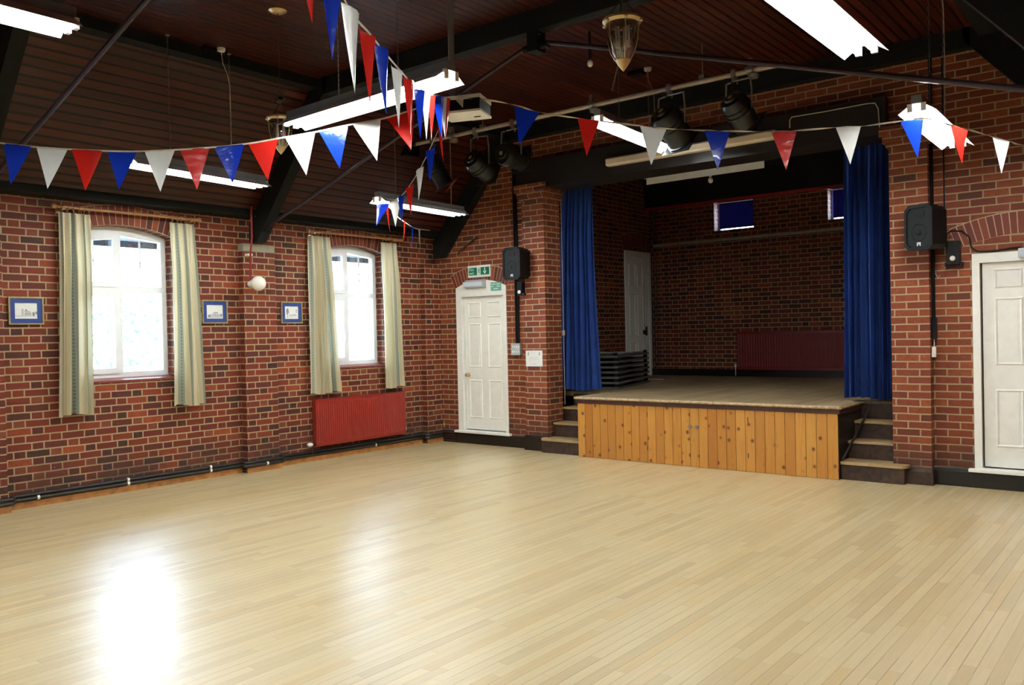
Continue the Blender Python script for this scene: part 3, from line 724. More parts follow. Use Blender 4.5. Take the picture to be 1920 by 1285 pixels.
# ------------------------------------------------------------------ radiators and heating pipes
def radiator(plane, a0, a1, z0, z1, mat, label, depth=.05, gap=.05, ribs=45, valve=True):
    t = thing('radiator', label, 'radiator', ((XL, (a0 + a1) / 2, z0) if plane == 'x' else ((a0 + a1) / 2, SY, z0)), 'red panel radiators')
    def mp(a, d, z): return (XL + gap + d, a, z) if plane == 'x' else (a, SY - gap - d, z)
    b = BM(); n = ribs * 4; prev = None
    for i in range(n + 1):
        a = a0 + (a1 - a0) * i / n; d = depth + (.006 if (i % 4) in (1, 2) else 0.0)
        cur = [b.verts.new(mp(a, q, z)) for q, z in ((0, z0), (depth, z0), (depth, z0 + .035), (d, z0 + .05), (d, z1 - .05), (depth, z1 - .035), (depth, z1), (0, z1))]
        if prev:
            for k in range(7): b.faces.new((prev[k], prev[k + 1], cur[k + 1], cur[k]))
        else: b.faces.new(cur)
        prev = cur
    b.faces.new(prev[::-1]); obj('panel', b, mat, t)
    b = BM(); lo, hi = mp(a0 - .004, -.0, z0 + .02), mp(a0 + .002, depth, z1 - .0)
    for a in (a0 - .004, a1 - .002):
        p, q = mp(a, -.02, z0), mp(a + .006, depth + .002, z1); box(b, min(p[0], q[0]), max(p[0], q[0]), min(p[1], q[1]), max(p[1], q[1]), z0, z1)
    p, q = mp(a0, -.02, z1 - .002), mp(a1, depth, z1 + .006); box(b, min(p[0], q[0]), max(p[0], q[0]), min(p[1], q[1]), max(p[1], q[1]), z1 - .002, z1 + .006)
    obj('side_cover', b, mat, t)
    b = BM()
    for a in (a0 + .2, a1 - .2):
        p, q = mp(a, -gap, z0 + .1), mp(a + .04, 0, z1 - .1); box(b, min(p[0], q[0]), max(p[0], q[0]), min(p[1], q[1]), max(p[1], q[1]), z0 + .1, z1 - .1)
    obj('wall_bracket', b, mat, t)
    if valve:
        b = BM(); p = Vector(mp(a0 - .05, .02, z0 + .03)); tube(b, [p + Vector((0, .05, 0)), p], .010, 8); tube(b, [p, (p.x, p.y, .09)], .008, 8); vp = obj('valve_pipe', b, M['pipe'], t)
        b = BM(); lathe(b, [(0, 0), (.018, 0), (.024, -.012), (.024, -.06), (.016, -.075), (0, -.078)], p, (0, 1, 0), 14); obj('valve_head', b, M['whitepl'], vp, True)
    b = BM(); p = Vector(mp(a1 + .012, .03, z0 + .07)); box(b, p.x - .01, p.x + .01, p.y - .008, p.y + .008, p.z - .025, p.z + .025); obj('bleed_valve', b, M['whitepl'], t)
    return t
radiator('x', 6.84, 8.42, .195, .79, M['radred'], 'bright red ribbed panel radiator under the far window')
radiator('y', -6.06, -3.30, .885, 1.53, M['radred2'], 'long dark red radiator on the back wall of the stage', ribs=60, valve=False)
b = BM(); tube(b, [(-6.10, SY - .09, .78), (-6.10, SY - .09, .98)], .008, 8); lathe(b, [(0, 0), (.018, 0), (.018, .05), (0, .055)], (-6.10, SY - .09, .93), (0, 0, 1), 10); one('radiator_valve', b, M['whitepl'], 'white valve on a thin pipe beside the stage radiator', 'valve')
for k, (z, d, lab) in enumerate(((.088, .020, 'lower dark heating pipe running along the foot of the left wall'), (.128, .016, 'upper dark heating pipe running along the foot of the left wall'))):
    b = BM(); x = XL + .028; xp = XL + .138; pts = []
    pts += [(xp, YB + .1, z), (xp, YB + .5, z), (x, YB + .5, z)]
    pts += [(x, 2.70, z), (xp, 2.70, z), (xp, 3.25, z), (x, 3.25, z), (x, 5.77, z), (xp, 5.77, z), (xp, 6.31, z), (x, 6.31, z), (x, 8.82, z), (xp, 8.82, z), (xp, 9.15, z)]
    dense = []
    for p, q in zip(pts, pts[1:]):
        p, q = Vector(p), Vector(q); L = (q - p).length; e = min(.02, L / 3) / L
        dense += [p.lerp(q, e), p.lerp(q, 1 - e)]
    tube(b, dense, d, 10); one('heating_pipe', b, M['pipe'], lab, 'pipe', 'heating pipes', smooth=True)
cl = None
for i, (y, xx, both, lab) in enumerate(((3.50, XL + .028, 0, 'white clip on the heating pipes, leftmost'), (4.40, XL + .028, 1, 'white double clip on the pipes below the near window'), (5.37, XL + .028, 1, 'white double clip on the pipes just left of the pillar'), (6.06, XL + .138, 0, 'white clip on the pipes where they pass round the pillar'), (7.9, XL + .028, 0, 'small white pipe clip below the radiator'))):
    b = BM()
    for z, r in (((.088, .024), (.128, .020)) if both else ((.088, .024),)):
        tube(b, [(xx, y - .012, z), (xx, y + .012, z)], r, 12)
        box(b, xx - .028, xx, y - .010, y + .010, z - .01, z + .01)
    one('pipe_clip', b, M['whitepl'], lab, 'pipe clip', 'white pipe clips', smooth=True)

# ------------------------------------------------------------------ fluorescent lights
def chain(bm, x, y, z0, z1):
    n = max(2, int((z1 - z0) / .034)); h = (z1 - z0) / n
    for i in range(n):
        zc = z0 + (i + .5) * h; a = i % 2
        pts = [(.007 * math.cos(q), (h * .5) * math.sin(q)) for q in [2 * PI * k / 8 for k in range(9)]]
        tube(bm, [(x + (p if a else 0), y + (0 if a else p), zc + w * 1.08) for p, w in pts], .0019, 4, False)
def strip(p0, p1, label, chains, lit=True, rose=None, pads=True, flat=True, ceil=ZC, tilt=0.0, width=.125, grp='hanging twin-tube fluorescent lights'):
    p0, p1 = Vector(p0), Vector(p1); c = (p0 + p1) / 2; d = (p1 - p0); L = d.length; d.normalize(); sd = Vector((-d.y, d.x, 0)).normalized(); up = sd.cross(d) * -1
    if up.z < 0: up = -up
    if tilt:
        q = Quaternion(d, tilt); sd = q @ sd; up = q @ up
    t = thing('fluorescent_light', label, 'ceiling light', tuple(c), grp)
    def at(a, s, u): return c + d * a + sd * s + up * u
    b = BM(); prism(b, [at(-L / 2, s, u) for s, u in ((-.038, .045), (.038, .045), (.034, .105), (-.034, .105))], d * L); obj('housing', b, M['metalgrey'], t)
    b = BM()
    pr = [(-width, -.012), (-.040, .048), (.040, .048), (width, -.012), (width, -.016), (.040, .0435), (-.040, .0435), (-width, -.016)]
    prism(b, [at(-L / 2 + .01, s, u) for s, u in pr], d * (L - .02)); obj('reflector', b, M['reflector'], t)
    for s in ((-.045, .045) if lit else ()):
        b = BM(); tube(b, [at(-L / 2 + .022, s, .008), at(L / 2 - .022, s, .008)], .0165, 12); obj('tube', b, M['tube'] if lit else M['tubeoff'], t, True)
    for e in (-1, 1):
        for s in (-.045, .045):
            b = BM(); obox(b, at(e * (L / 2 - .008), s, .018), d, sd, up, .022, .034, .056); obj('lamp_holder', b, M['whitepl'], t)
    for (cx, cy) in chains:
        b = BM(); zc = min(ceil, slope_z(cx) if cx < XJ else ceil); chain(b, cx, cy, c.z + .10, zc); obj('chain', b, M['chain'], t)
        b = BM(); lathe(b, [(.022, 0), (.022, -.006), (.006, -.014), (0, -.014)], (cx, cy, zc), (0, 0, 1), 12); obj('hook_plate', b, M['steel'], t)
    if rose:
        rx, ry, hx_, hy_ = rose; zc = min(ceil, slope_z(rx) if rx < XJ else ceil)
        b = BM(); lathe(b, [(0, 0), (.040, 0), (.040, -.022), (.034, -.034), (0, -.036)], (rx, ry, zc), (0, 0, 1), 16); obj('ceiling_rose', b, M['whitepl'], t, True)
        b = BM(); P0 = Vector((rx, ry, zc - .03)); P1 = Vector((hx_, hy_, zc - .25)); P2 = Vector((hx_ + .004, hy_, c.z + .09))
        tube(b, [P0, P0.lerp(P1, .3) + Vector((-.015, 0, -.03)), P0.lerp(P1, .75) + Vector((0, 0, -.02)), P1 + Vector((.006, 0, -.06)), P1.lerp(P2, .5) + Vector((.008, 0, 0)), P2], .0035, 6); obj('flex', b, M['flex'], t, True)
    return t
strip((-7.27, 3.70, 3.17), (-7.44, 5.22, 3.17), 'lit twin-tube light hanging near the left wall, over the near window curtains', [(-7.32, 4.13), (-7.37, 4.80)], rose=(-7.28, 4.66, -7.37, 4.80))
strip((-7.25, 6.60, 3.15), (-7.36, 8.18, 3.15), 'lit twin-tube light with bunting tied to its near end, before the far left corner', [(-7.30, 6.95), (-7.34, 7.95)], rose=(-7.34, 7.90, -7.34, 7.95))
strip((-5.33, 3.99, 3.215), (-3.60, 3.93, 3.215), 'big lit twin-tube light hung crosswise in the middle of the hall', [(-4.72, 3.96), (-4.10, 3.95)], rose=(-4.75, 4.05, -4.74, 3.97))
strip((-4.40, 6.85, 3.62), (-4.54, 8.60, 3.62), 'lit twin-tube light hung before the stage, crossed by a red pennant', [(-4.46, 7.35), (-4.50, 8.02)], rose=(-4.51, 8.04, -4.48, 8.10))
strip((-1.50, 6.52, 3.13), (-1.54, 8.12, 3.13), 'lit twin-tube light at the right, end-on behind a blue pennant', [(-1.51, 6.98), (-1.52, 7.50)], rose=(-1.50, 7.42, -1.52, 7.50))
strip((-4.43, .40, 3.20), (-4.43, 1.99, 3.20), 'lit twin-tube light cut off at the top left corner of the photo', [(-4.43, .8), (-4.43, 1.5)])
strip((-1.46, 3.52, 3.20), (-1.46, 5.20, 3.20), 'lit twin-tube light cut off by the top edge of the photo on the right', [(-1.46, 3.9), (-1.46, 4.6)])
strip((-7.3, -.4, 3.17), (-7.3, 1.2, 3.17), 'lit twin-tube light near the left wall behind the camera', [(-7.3, .0), (-7.3, .8)])
strip((-4.43, -3.6, 3.20), (-4.43, -2.0, 3.20), 'lit twin-tube light in the middle of the hall behind the camera', [(-4.43, -3.2), (-4.43, -2.4)])
strip((-1.46, -.4, 3.20), (-1.46, 1.2, 3.20), 'lit twin-tube light near the right wall behind the camera', [(-1.46, .0), (-1.46, .8)])
strip((-5.62, 9.85, 3.66), (-3.98, 9.85, 3.66), 'unlit tilted light fitting with no tubes inside the top of the stage opening', [(-5.1, 9.85), (-4.4, 9.85)], lit=False, ceil=SZ, width=.14, tilt=-1.05, grp='stage strip light', rose=(-5.72, 9.82, -5.60, 9.84))

# ------------------------------------------------------------------ glass lantern pendants
def lantern(x, y):
    t = thing('lantern_pendant', 'brass and glass lantern pendant hanging near the left wall', 'pendant light', (x, y, ZC), 'bell glass lantern pendants')
    zr = 3.49; zb = 3.185
    b = BM(); lathe(b, [(0, 0), (.075, 0), (.078, -.012), (.05, -.03), (0, -.034)], (x, y, ZC), (0, 0, 1), 20); obj('ceiling_plate', b, M['brass'], t, True)
    b = BM(); chain(b, x, y, zr + .19, ZC - .03); obj('chain', b, M['bronze'], t)
    b = BM(); ball(b, (x, y, zr + .155), .030, 12)
    for k in range(4):
        a = k * PI / 2 + .4; tube(b, [(x, y, zr + .14), (x + .055 * math.cos(a), y + .055 * math.sin(a), zr + .17), (x + .075 * math.cos(a), y + .075 * math.sin(a), zr + .145)], .006, 6)
        tube(b, [(x + .01 * math.cos(a), y + .01 * math.sin(a), zr + .13), (x + .09 * math.cos(a), y + .09 * math.sin(a), zr + .01)], .003, 6)
    obj('crown', b, M['bronze'], t, True)
    b = BM(); lathe(b, [(.098, -.002), (.118, .006), (.122, -.010), (.105, -.026), (.096, -.022), (.096, -.004)], (x, y, zr), (0, 0, 1), 28)
    for k in range(6):
        a = k * PI / 3 + .2; ball(b, (x + .118 * math.cos(a), y + .118 * math.sin(a), zr - .016), .013, 8)
    obj('rim', b, M['brass'], t, True)
    gl = [(.098, -.02), (.099, -.07), (.092, -.13), (.076, -.19), (.052, -.235), (.038, -.25)]
    b = BM(); lathe(b, gl, (x, y, zr), (0, 0, 1), 24); obj('glass_shade', b, M['lampglass'], t, True)
    b = BM()
    for k in range(6):
        a = k * PI / 3 + .2; tube(b, [(x + (r + .002) * math.cos(a), y + (r + .002) * math.sin(a), zr + h) for r, h in gl], .0034, 6)
    obj('rib', b, M['brass'], t, True)
    b = BM(); lathe(b, [(.045, -.238), (.047, -.246), (.030, -.275), (.012, -.298), (.006, -.306), (0, -.312)], (x, y, zr), (0, 0, 1), 20); obj('finial', b, M['brass'], t, True)
    for dx, dy in ((.030, .012), (-.030, -.012), (-.005, .034)):
        b = BM()
        for e in (-.008, .008): tube(b, [(x + dx + e, y + dy, zr - .13), (x + dx + e, y + dy, zr - .035)], .006, 8)
        tube(b, [(x + dx, y + dy, zr - .165), (x + dx, y + dy, zr - .128)], .014, 10); obj('bulb', b, M['cfl'], t, True)
    return t
la = lantern(-6.07, 4.44)
dup(la, (-2.67, 4.46, ZC), 'large brass and glass lantern pendant at the top centre right')
# small things on the ceiling
t = thing('bulb_holder', 'bare bulb in a dark holder hanging from the boards beside the big lantern', 'pendant bulb', (-4.37, 6.70, ZC))
b = BM(); tube(b, [(-4.37, 6.70, ZC), (-4.37, 6.70, 4.16)], .012, 10, r2=.016); obj('holder', b, M['blackmetal'], t, True)
b = BM(); ball(b, (-4.37, 6.70, 4.12), .028, 14, 1.2); obj('bulb', b, M['opal'], t, True)
b = BM(); box(b, -4.74, -4.57, 8.00, 8.10, ZC - .05, ZC); one('junction_box', b, M['black'], 'small black box on the ceiling boards above the stage light', 'junction box')
b = BM(); box(b, -7.36, -7.30, 4.50, 4.74, ZC - .035, ZC); one('junction_box', b, M['black'], 'flat black fitting on the ceiling boards beside the left light', 'junction box')
b = BM(); box(b, -4.20, -4.16, 4.4, 5.72, ZC - .03, ZC); one('cable_trunking', b, M['whitepl'], 'cream strip of cable trunking on the ceiling ending at the dark truss', 'cable trunking')

# ------------------------------------------------------------------ projector on its pole
t = thing('projector', 'white and black ceiling projector on a grey pole above the crossing bunting', 'projector', (-4.45, 4.84, ZC))
b = BM(); tube(b, [(-4.45, 4.86, ZC), (-4.45, 4.86, 3.46)], .024, 14); obj('pole', b, M['metalgrey'], t, True)
b = BM(); lathe(b, [(.0, 0), (.07, 0), (.07, -.01), (.0, -.012)], (-4.45, 4.86, ZC), (0, 0, 1), 18); obj('ceiling_plate', b, M['metalgrey'], t, True)
pj = Vector((-4.38, 4.93, 3.36)); u = Vector((.93, .37, 0)).normalized(); v = Vector((-.37, .93, 0)).normalized(); z_ = Vector((0, 0, 1))
b = BM(); obox(b, pj + z_ * .052, u, v, z_, .34, .27, .028); obj('top_case', b, M['whitepl'], t)
b = BM(); obox(b, pj, u, v, z_, .325, .26, .085)
for k in range(9): obox(b, pj + u * (.04 + k * .014) - v * .132 + z_ * .012, u, v, z_, .004, .006, .04)
obj('body', b, M['black'], t)
b = BM(); obox(b, pj - z_ * .056, u, v, z_, .34, .27, .016); obj('base_plate', b, M['whitepl'], t)
b = BM(); obox(b, pj + u * .09 + v * .03 - z_ * .0665, u, v, z_, .05, .018, .004); obj('vent', b, M['black'], t)
b = BM(); lathe(b, [(0, 0), (.036, 0), (.040, .02), (.036, .035), (.028, .028), (0, .022)], pj - u * .08 + v * .13, v, 18); lathe(b, [(0, 0), (.03, 0), (.034, .02), (.0, .025)], pj - u * .11 - v * .13, -v, 16); obj('lens', b, M['blackmetal'], t, True)
b = BM(); obox(b, pj + z_ * .085, u, v, z_, .10, .10, .05); obj('mount', b, M['metalgrey'], t)

# ------------------------------------------------------------------ lighting bar and stage lanterns
PY, PZ = 7.74, 4.06
t = thing('lighting_bar', 'cream scaffold lighting bar spanning the hall in front of the stage', 'lighting bar', (CX, PY, PZ))
b = BM(); tube(b, [(-7.72, PY, PZ), (-2.93, PY, PZ - .01)], .0242, 16); obj('bar', b, M['scaff'], t, True)
b = BM(); lathe(b, [(0, 0), (.062, 0), (.062, .012), (.03, .02), (.028, .05), (0, .05)], (-7.78, PY, PZ), (1, 0, 0), 18); obj('end_flange', b, M['steel'], t, True)
b = BM(); box(b, -7.90, -7.76, PY - .14, PY + .08, PZ - .15, PZ + .02); obj('wall_block', b, M['black'], t)
for x in (-7.10, -5.04, -3.24):
    b = BM(); lathe(b, [(.026, -.035), (.040, -.035), (.043, 0), (.040, .035), (.026, .035)], (x, PY, PZ), (1, 0, 0), 16); box(b, x - .02, x + .02, PY - .02, PY + .02, PZ + .03, PZ + .11); lathe(b, [(0, -.09), (.045, -.085), (.052, -.05), (.03, -.03)], (x + .03, PY, PZ), (0, 0, 1), 14)
    obj('coupler', b, M['steel'], t, True)
for x in (-3.73, -6.60):
    b = BM(); tube(b, [(x, PY, PZ), (x, PY, ZC)], .007, 8); box(b, x - .03, x + .03, PY - .03, PY + .03, PZ + .015, PZ + .05); obj('drop_rod', b, M['steel'], t)
b = BM(); tube(b, [(-4.78, PY, PZ + .10), (-4.70, PY, ZC)], .007, 8); obj('drop_rod', b, M['steel'], t)
def spot(x, tip_dir, pivot, label, big=1.0, gel=None, bar_x=None, ln=1.0):
    """profile stage lantern: ribbed body, domed rear, yoke, hook clamp and frame at the front"""
    d = Vector(tip_dir).normalized(); pv = Vector(pivot); bx = bar_x if bar_x is not None else pv.x
    t = thing('stage_lantern', label, 'stage light', (bx, PY, PZ), 'black stage lanterns on the bar')
    r = .143 * big; Lb = .19 * big * ln; Lf = .19 * big * ln
    b = BM(); lathe(b, [(0, -Lb), (r * .45, -Lb), (r * .5, -Lb + .02), (r * .86, -Lb + .025), (r, -Lb + .06), (r, -.06), (r * 1.08, -.055), (r * 1.08, -.035), (r * 1.0, -.03), (r * 1.0, -.01), (r * 1.08, -.005), (r * 1.08, .015), (r * .93, .02), (r * .93, Lf - .02), (r * 1.02, Lf - .015), (r * 1.02, Lf), (r * .85, Lf), (r * .8, Lf - .04), (0, Lf - .05)], pv, d, 28); obj('body', b, M['blackmetal'], t, True)
    b = BM(); lathe(b, [(0, -Lb - .004), (r * .18, -Lb - .004), (r * .18, -Lb)], pv, d, 12); obj('lamp_cap', b, M['brass'], t, True)
    s = Vector((d.y, -d.x, 0)).normalized(); up = s.cross(d); up = -up if up.z < 0 else up
    b = BM(); obox(b, pv + d * (Lf + .004), s, up, d, r * 2.25, r * 2.25, .006); obj('colour_frame', b, M['blackmetal'], t)
    if gel:
        b = BM(); q = pv + d * (Lf + .02); vs = [q + s * .02 + up * .06, q + s * .15 + up * .10, q + s * .23 + up * .14 + d * -.02, q + s * .17 + up * .0 + d * .05, q + s * .11 - up * .07 + d * .06]
        prism(b, [tuple(p) for p in vs], tuple(d * .002)); obj('gel', b, M['gel'], t)
    ja = Vector((bx, PY, PZ)); top = ja + Vector((0, 0, -.075)); b = BM()
    for e in (-1, 1):
        a = pv + s * e * (r * 1.12); h_ = Vector((a.x, a.y, top.z - .02)) if top.z > a.z + .12 else a + Vector((0, 0, .12))
        tube(b, [a, a.lerp(h_, .6), h_ + (top - h_) * .06, h_ + (top - h_) * .25, top], .0085, 8)
    obj('yoke', b, M['steel'] if not gel else M['blackmetal'], t, True)
    b = BM(); box(b, bx - .022, bx + .022, PY - .012, PY + .012, PZ - .075, PZ - .02); box(b, bx - .022, bx + .022, PY - .034, PY - .022, PZ - .05, PZ + .03); box(b, bx - .022, bx + .022, PY - .034, PY + .02, PZ + .024, PZ + .034); tube(b, [(bx + .03, PY, PZ - .04), (bx + .03, PY, PZ - .11)], .008, 8); obj('hook_clamp', b, M['steel'], t)
    b = BM(); q = pv - d * Lb * .6 + up * r; tube(b, [tuple(q), tuple(q + Vector((-.03, 0, .10))), (bx - .10, PY + .02, PZ - .05), (bx - .09, PY + .03, PZ + .02)], .005, 6); obj('cable', b, M['black'], t, True)
    return t
spot(0, (.30, .39, -.87), (-7.36, 7.72, 3.66), 'stage lantern pointing steeply down with a salmon gel, leftmost on the bar', .82, ln=1.35, gel=True, bar_x=-7.44)
spot(0, (.06, .90, -.43), (-6.66, 7.74, 3.63), 'stage lantern second from the left, hung above the fire exit door', .95, bar_x=-6.72)
spot(0, (.04, .99, -.06), (-6.14, 7.70, 3.66), 'level stage lantern third from the left with bright yoke arms', .95, bar_x=-6.14)
spot(0, (.17, .74, -.64), (-4.06, 7.70, 3.66), 'large stage lantern behind the white pennant right of centre', 1.08, bar_x=-4.10)
spot(0, (.17, .74, -.64), (-3.34, 7.70, 3.68), 'stage lantern at the right end of the bar', .92, bar_x=-3.40)

# ------------------------------------------------------------------ things on the far wall
b = BM(); prism(b, [(-5.65, 9.055, 3.655), (-5.65, 8.98, 3.655), (-5.65, 8.965, 3.675), (-5.65, 8.965, 3.735), (-5.65, 8.985, 3.755), (-5.65, 9.055, 3.755)], (2.15, 0, 0))
one('screen_case', b, M['casebox'], 'long cream roller screen case fixed to the beam over the stage', 'screen case')
b = BM(); tube(b, [(-3.35, 9.05, 3.76), (-3.35, 9.05, 3.84), (-3.33, 9.05, 3.87), (-3.0, 9.05, 3.865), (-2.55, 9.05, 3.87), (-2.47, 9.05, 3.86), (-2.44, 9.05, 3.80), (-2.43, 9.05, 3.60), (-2.40, 9.05, 3.57)], .006, 6); one('wall_cable', b, M['flex'], 'thin cream cable looping over the dark beam above the stage', 'cable', smooth=True)
t = thing('pendant_bulb', 'small bare bulb hanging on a short flex inside the stage', 'pendant bulb', (-5.21, 11.0, SZ))
b = BM(); tube(b, [(-5.21, 11.0, SZ), (-5.21, 11.0, 3.75)], .004, 6); obj('flex', b, M['black'], t)
b = BM(); ball(b, (-5.21, 11.0, 3.68), .035, 14, 1.25); tube(b, [(-5.21, 11, 3.71), (-5.21, 11, 3.76)], .018, 10); obj('bulb', b, M['opal'], t, True)
b = BM(); box(b, SX0 + .1, SX1 - .02, SY - .035, SY - .002, 3.125, 3.165); one('wall_rail', b, M['rail'], 'pale grey rail running across the back wall of the stage', 'rail')
b = BM()
for x in (-7.74, -7.70, -7.65): tube(b, [(x, SY - .012, .9), (x, SY - .012, 3.78)], .008, 8)
one('conduit', b, M['blackmetal'], 'dark conduits in the left back corner of the stage', 'conduit')

def speaker(c, rz, label):
    t = thing('loudspeaker', label, 'loudspeaker', c, 'black wall loudspeakers')
    Rm = Matrix.Rotation(rz, 3, 'Z'); c = Vector(c); W_, H_, D_ = .30, .44, .24
    def T(bm): bmesh.ops.rotate(bm, verts=bm.verts[:], cent=c, matrix=Rm); return bm
    ch = .045
    b = BM(); o = [(-W_ / 2 + ch, -H_ / 2), (W_ / 2 - ch, -H_ / 2), (W_ / 2, -H_ / 2 + ch), (W_ / 2, H_ / 2 - ch), (W_ / 2 - ch, H_ / 2), (-W_ / 2 + ch, H_ / 2), (-W_ / 2, H_ / 2 - ch), (-W_ / 2, -H_ / 2 + ch)]
    i_ = [(x * .84, z * .86) for x, z in o]
    holed(b, o, [i_], lambda x, z: (c.x + x, c.y - D_ / 2, c.z + z), (0, .03, 0))
    prism(b, [(c.x + x * .97, c.y - D_ / 2 + .03, c.z + z * .97) for x, z in o], (0, .12, 0)); prism(b, [(c.x + x * .90, c.y - D_ / 2 + .15, c.z + z * .93) for x, z in o], (0, D_ - .15, 0))
    obj('cabinet', T(b), M['black'], t)
    b = BM(); prism(b, [(c.x + x * .835, c.y - D_ / 2 + .010, c.z + z * .855) for x, z in o], (0, .01, 0)); gr_ = obj('grille', T(b), M['grille'], t)
    b = BM(); lathe(b, [(.085, 0), (.080, -.003), (.078, 0)], (c.x, c.y - D_ / 2 + .010, c.z - .05), (0, 1, 0), 28); lathe(b, [(0, -.006), (.022, -.004), (.03, 0)], (c.x, c.y - D_ / 2 + .010, c.z - .05), (0, 1, 0), 20); box(b, c.x - .06, c.x + .06, c.y - D_ / 2 + .006, c.y - D_ / 2 + .010, c.z + .10, c.z + .15); obj('cone', T(b), M['black'], gr_, True)
    b = BM()
    yb = c.y - D_ / 2 + .006
    box(b, c.x - .020, c.x - .010, yb, yb + .004, c.z - .178, c.z - .143); box(b, c.x + .010, c.x + .020, yb, yb + .004, c.z - .178, c.z - .143); box(b, c.x - .020, c.x + .020, yb, yb + .004, c.z - .152, c.z - .143); box(b, c.x - .004, c.x + .004, yb, yb + .004, c.z - .168, c.z - .143)
    obj('badge', T(b), M['signwhite'], gr_)
    b = BM(); box(b, c.x - .05, c.x + .05, c.y + D_ / 2, 9.19 if abs(rz) < .2 else c.y + D_ / 2 + .10, c.z - .06, c.z + .06); obj('wall_bracket', T(b) if abs(rz) > .2 else b, M['black'], t)
    return t
speaker((-7.10, 8.97, 2.535), 0.0, 'black loudspeaker on the wall right of the fire exit sign')
speaker((-1.985, 8.93, 2.535), -.40, 'black loudspeaker on the wall right of the stage opening')
def flood(c, label, k=1.0):
    t = thing('sensor_floodlight', label, 'wall light', c, 'small black wall floodlights'); c = Vector(c)
    b = BM(); box(b, c.x - .045 * k, c.x + .045 * k, c.y, 9.2, c.z - .09 * k, c.z + .09 * k, .006); box(b, c.x - .06 * k, c.x + .06 * k, c.y + .03, 9.2, c.z - .10 * k, c.z - .07 * k); obj('body', b, M['black'], t)
    b = BM(); ball(b, (c.x, c.y - .004, c.z - .055), .026, 12, .7, (0, 1, 0)); obj('lens', b, M['opal'], t, True)
    b = BM()
    for x in (-.05, .05): ball(b, (c.x + x, c.y + .02, c.z - .08), .006, 8); ball(b, (c.x + x, c.y + .02, c.z + .08), .006, 8)
    obj('screw', b, M['steel'], t)
flood((-7.105, 9.02, 2.21), 'small black sensor light below the left loudspeaker')
flood((-1.79, 9.10, 2.29), 'black sensor light beside the right loudspeaker, the bigger of the two', 1.3)
for x, lab in ((-7.30, 'left of the pair of black conduits running up beside the fire exit door'), (-7.262, 'right of the pair of black conduits running up beside the fire exit door')):
    b = BM(); tube(b, [(x, YE - .017, 1.44), (x, YE - .017, 4.05)], .0155, 10); one('conduit', b, M['black'], lab, 'conduit', smooth=True)
b = BM(); tube(b, [(-1.985, 9.18, 4.24), (-1.985, 9.18, 1.45)], .018, 10); box(b, -2.01, -1.955, 9.13, 9.2, 1.45, 1.66); one('conduit', b, M['black'], 'black conduit running down beside the right loudspeaker', 'conduit', smooth=True)
b = BM(); tube(b, [(-1.875, 9.19, 4.22), (-1.875, 9.19, 2.72)], .007, 8); one('wall_cable', b, M['black'], 'thin black cable dropping to the right loudspeaker', 'cable')
b = BM(); tube(b, [(-1.86, 9.0, 2.44), (-1.80, 9.10, 2.50), (-1.72, 9.17, 2.50), (-1.66, 9.18, 2.44), (-1.64, 9.18, 2.33), (-1.58, 9.18, 2.29), (-1.45, 9.18, 2.285), (-1.3, 9.18, 2.30), (-1.22, 9.17, 2.30)], .008, 8); one('wall_cable', b, M['black'], 'black cable curving from the right loudspeaker to the top of the white door', 'cable', smooth=True)
b = BM(); box(b, -1.24, -.95, 9.10, 9.188, 2.20, 2.29, .01); one('door_closer', b, M['silver'], 'grey door closer at the top of the right white door', 'door closer')
t = thing('pull_switch', 'white cord switch hanging on the right brick pillar', 'switch', (-1.975, 9.15, 1.35))
b = BM(); tube(b, [(-1.98, 9.16, 1.45), (-1.975, 9.15, 1.41), (-1.975, 9.14, 1.375)], .005, 6); obj('cord', b, M['whitepl'], t)
b = BM(); box(b, -1.995, -1.955, 9.115, 9.145, 1.27, 1.375, .006); obj('switch_body', b, M['whitepl'], t)
b = BM(); tube(b, [(-1.95, 9.195, 2.13), (-1.955, 9.15, 2.10), (-1.93, 9.14, 2.05), (-1.915, 9.15, 2.08)], .005, 6); one('hook', b, M['steel'], 'small bright metal hook below the right loudspeaker', 'hook', smooth=True)
t = thing('switch_box', 'grey metal box of eight white light switches beside the fire exit door', 'light switch', (-7.29, YE, 1.37))
b = BM(); box(b, -7.375, -7.215, YE - .055, YE, 1.29, 1.455, .004); sb = obj('switch_plate', b, M['silver'], t)
for zz in (1.405, 1.335):
    for k in range(4):
        b = BM(); xx = -7.35 + k * .036; prism(b, [(xx, YE - .056, zz - .014), (xx, YE - .064, zz + .014), (xx, YE - .055, zz + .016), (xx, YE - .055, zz - .014)], (.02, 0, 0)); obj('rocker', b, M['signwhite'], sb)
# paper notice on the pillar
t = thing('notice', 'white laminated notice with faint text on the left brick pillar', 'notice', (-6.93, 9.085, 1.25))
b = BM(); box(b, -7.065, -6.785, 9.082, 9.088, 1.14, 1.355); obj('sheet', b, M['paper'], t)
b = BM()
for z, w_ in ((1.318, .10), (1.262, .16), (1.248, .15), (1.234, .16), (1.214, .18), (1.184, .16), (1.170, .06)): box(b, -6.925 - w_ / 2, -6.925 + w_ / 2, 9.0805, 9.082, z - .0014, z + .0014)
obj('text_line', b, M['ink'], t)
b = BM()
for x in (-7.02, -6.835): prism(b, [(x - .006, 9.081, 1.29), (x + .004, 9.081, 1.29), (x + .012, 9.081, 1.335), (x + .006, 9.081, 1.335)], (0, -.001, 0))
obj('mark', b, M['black'], t)
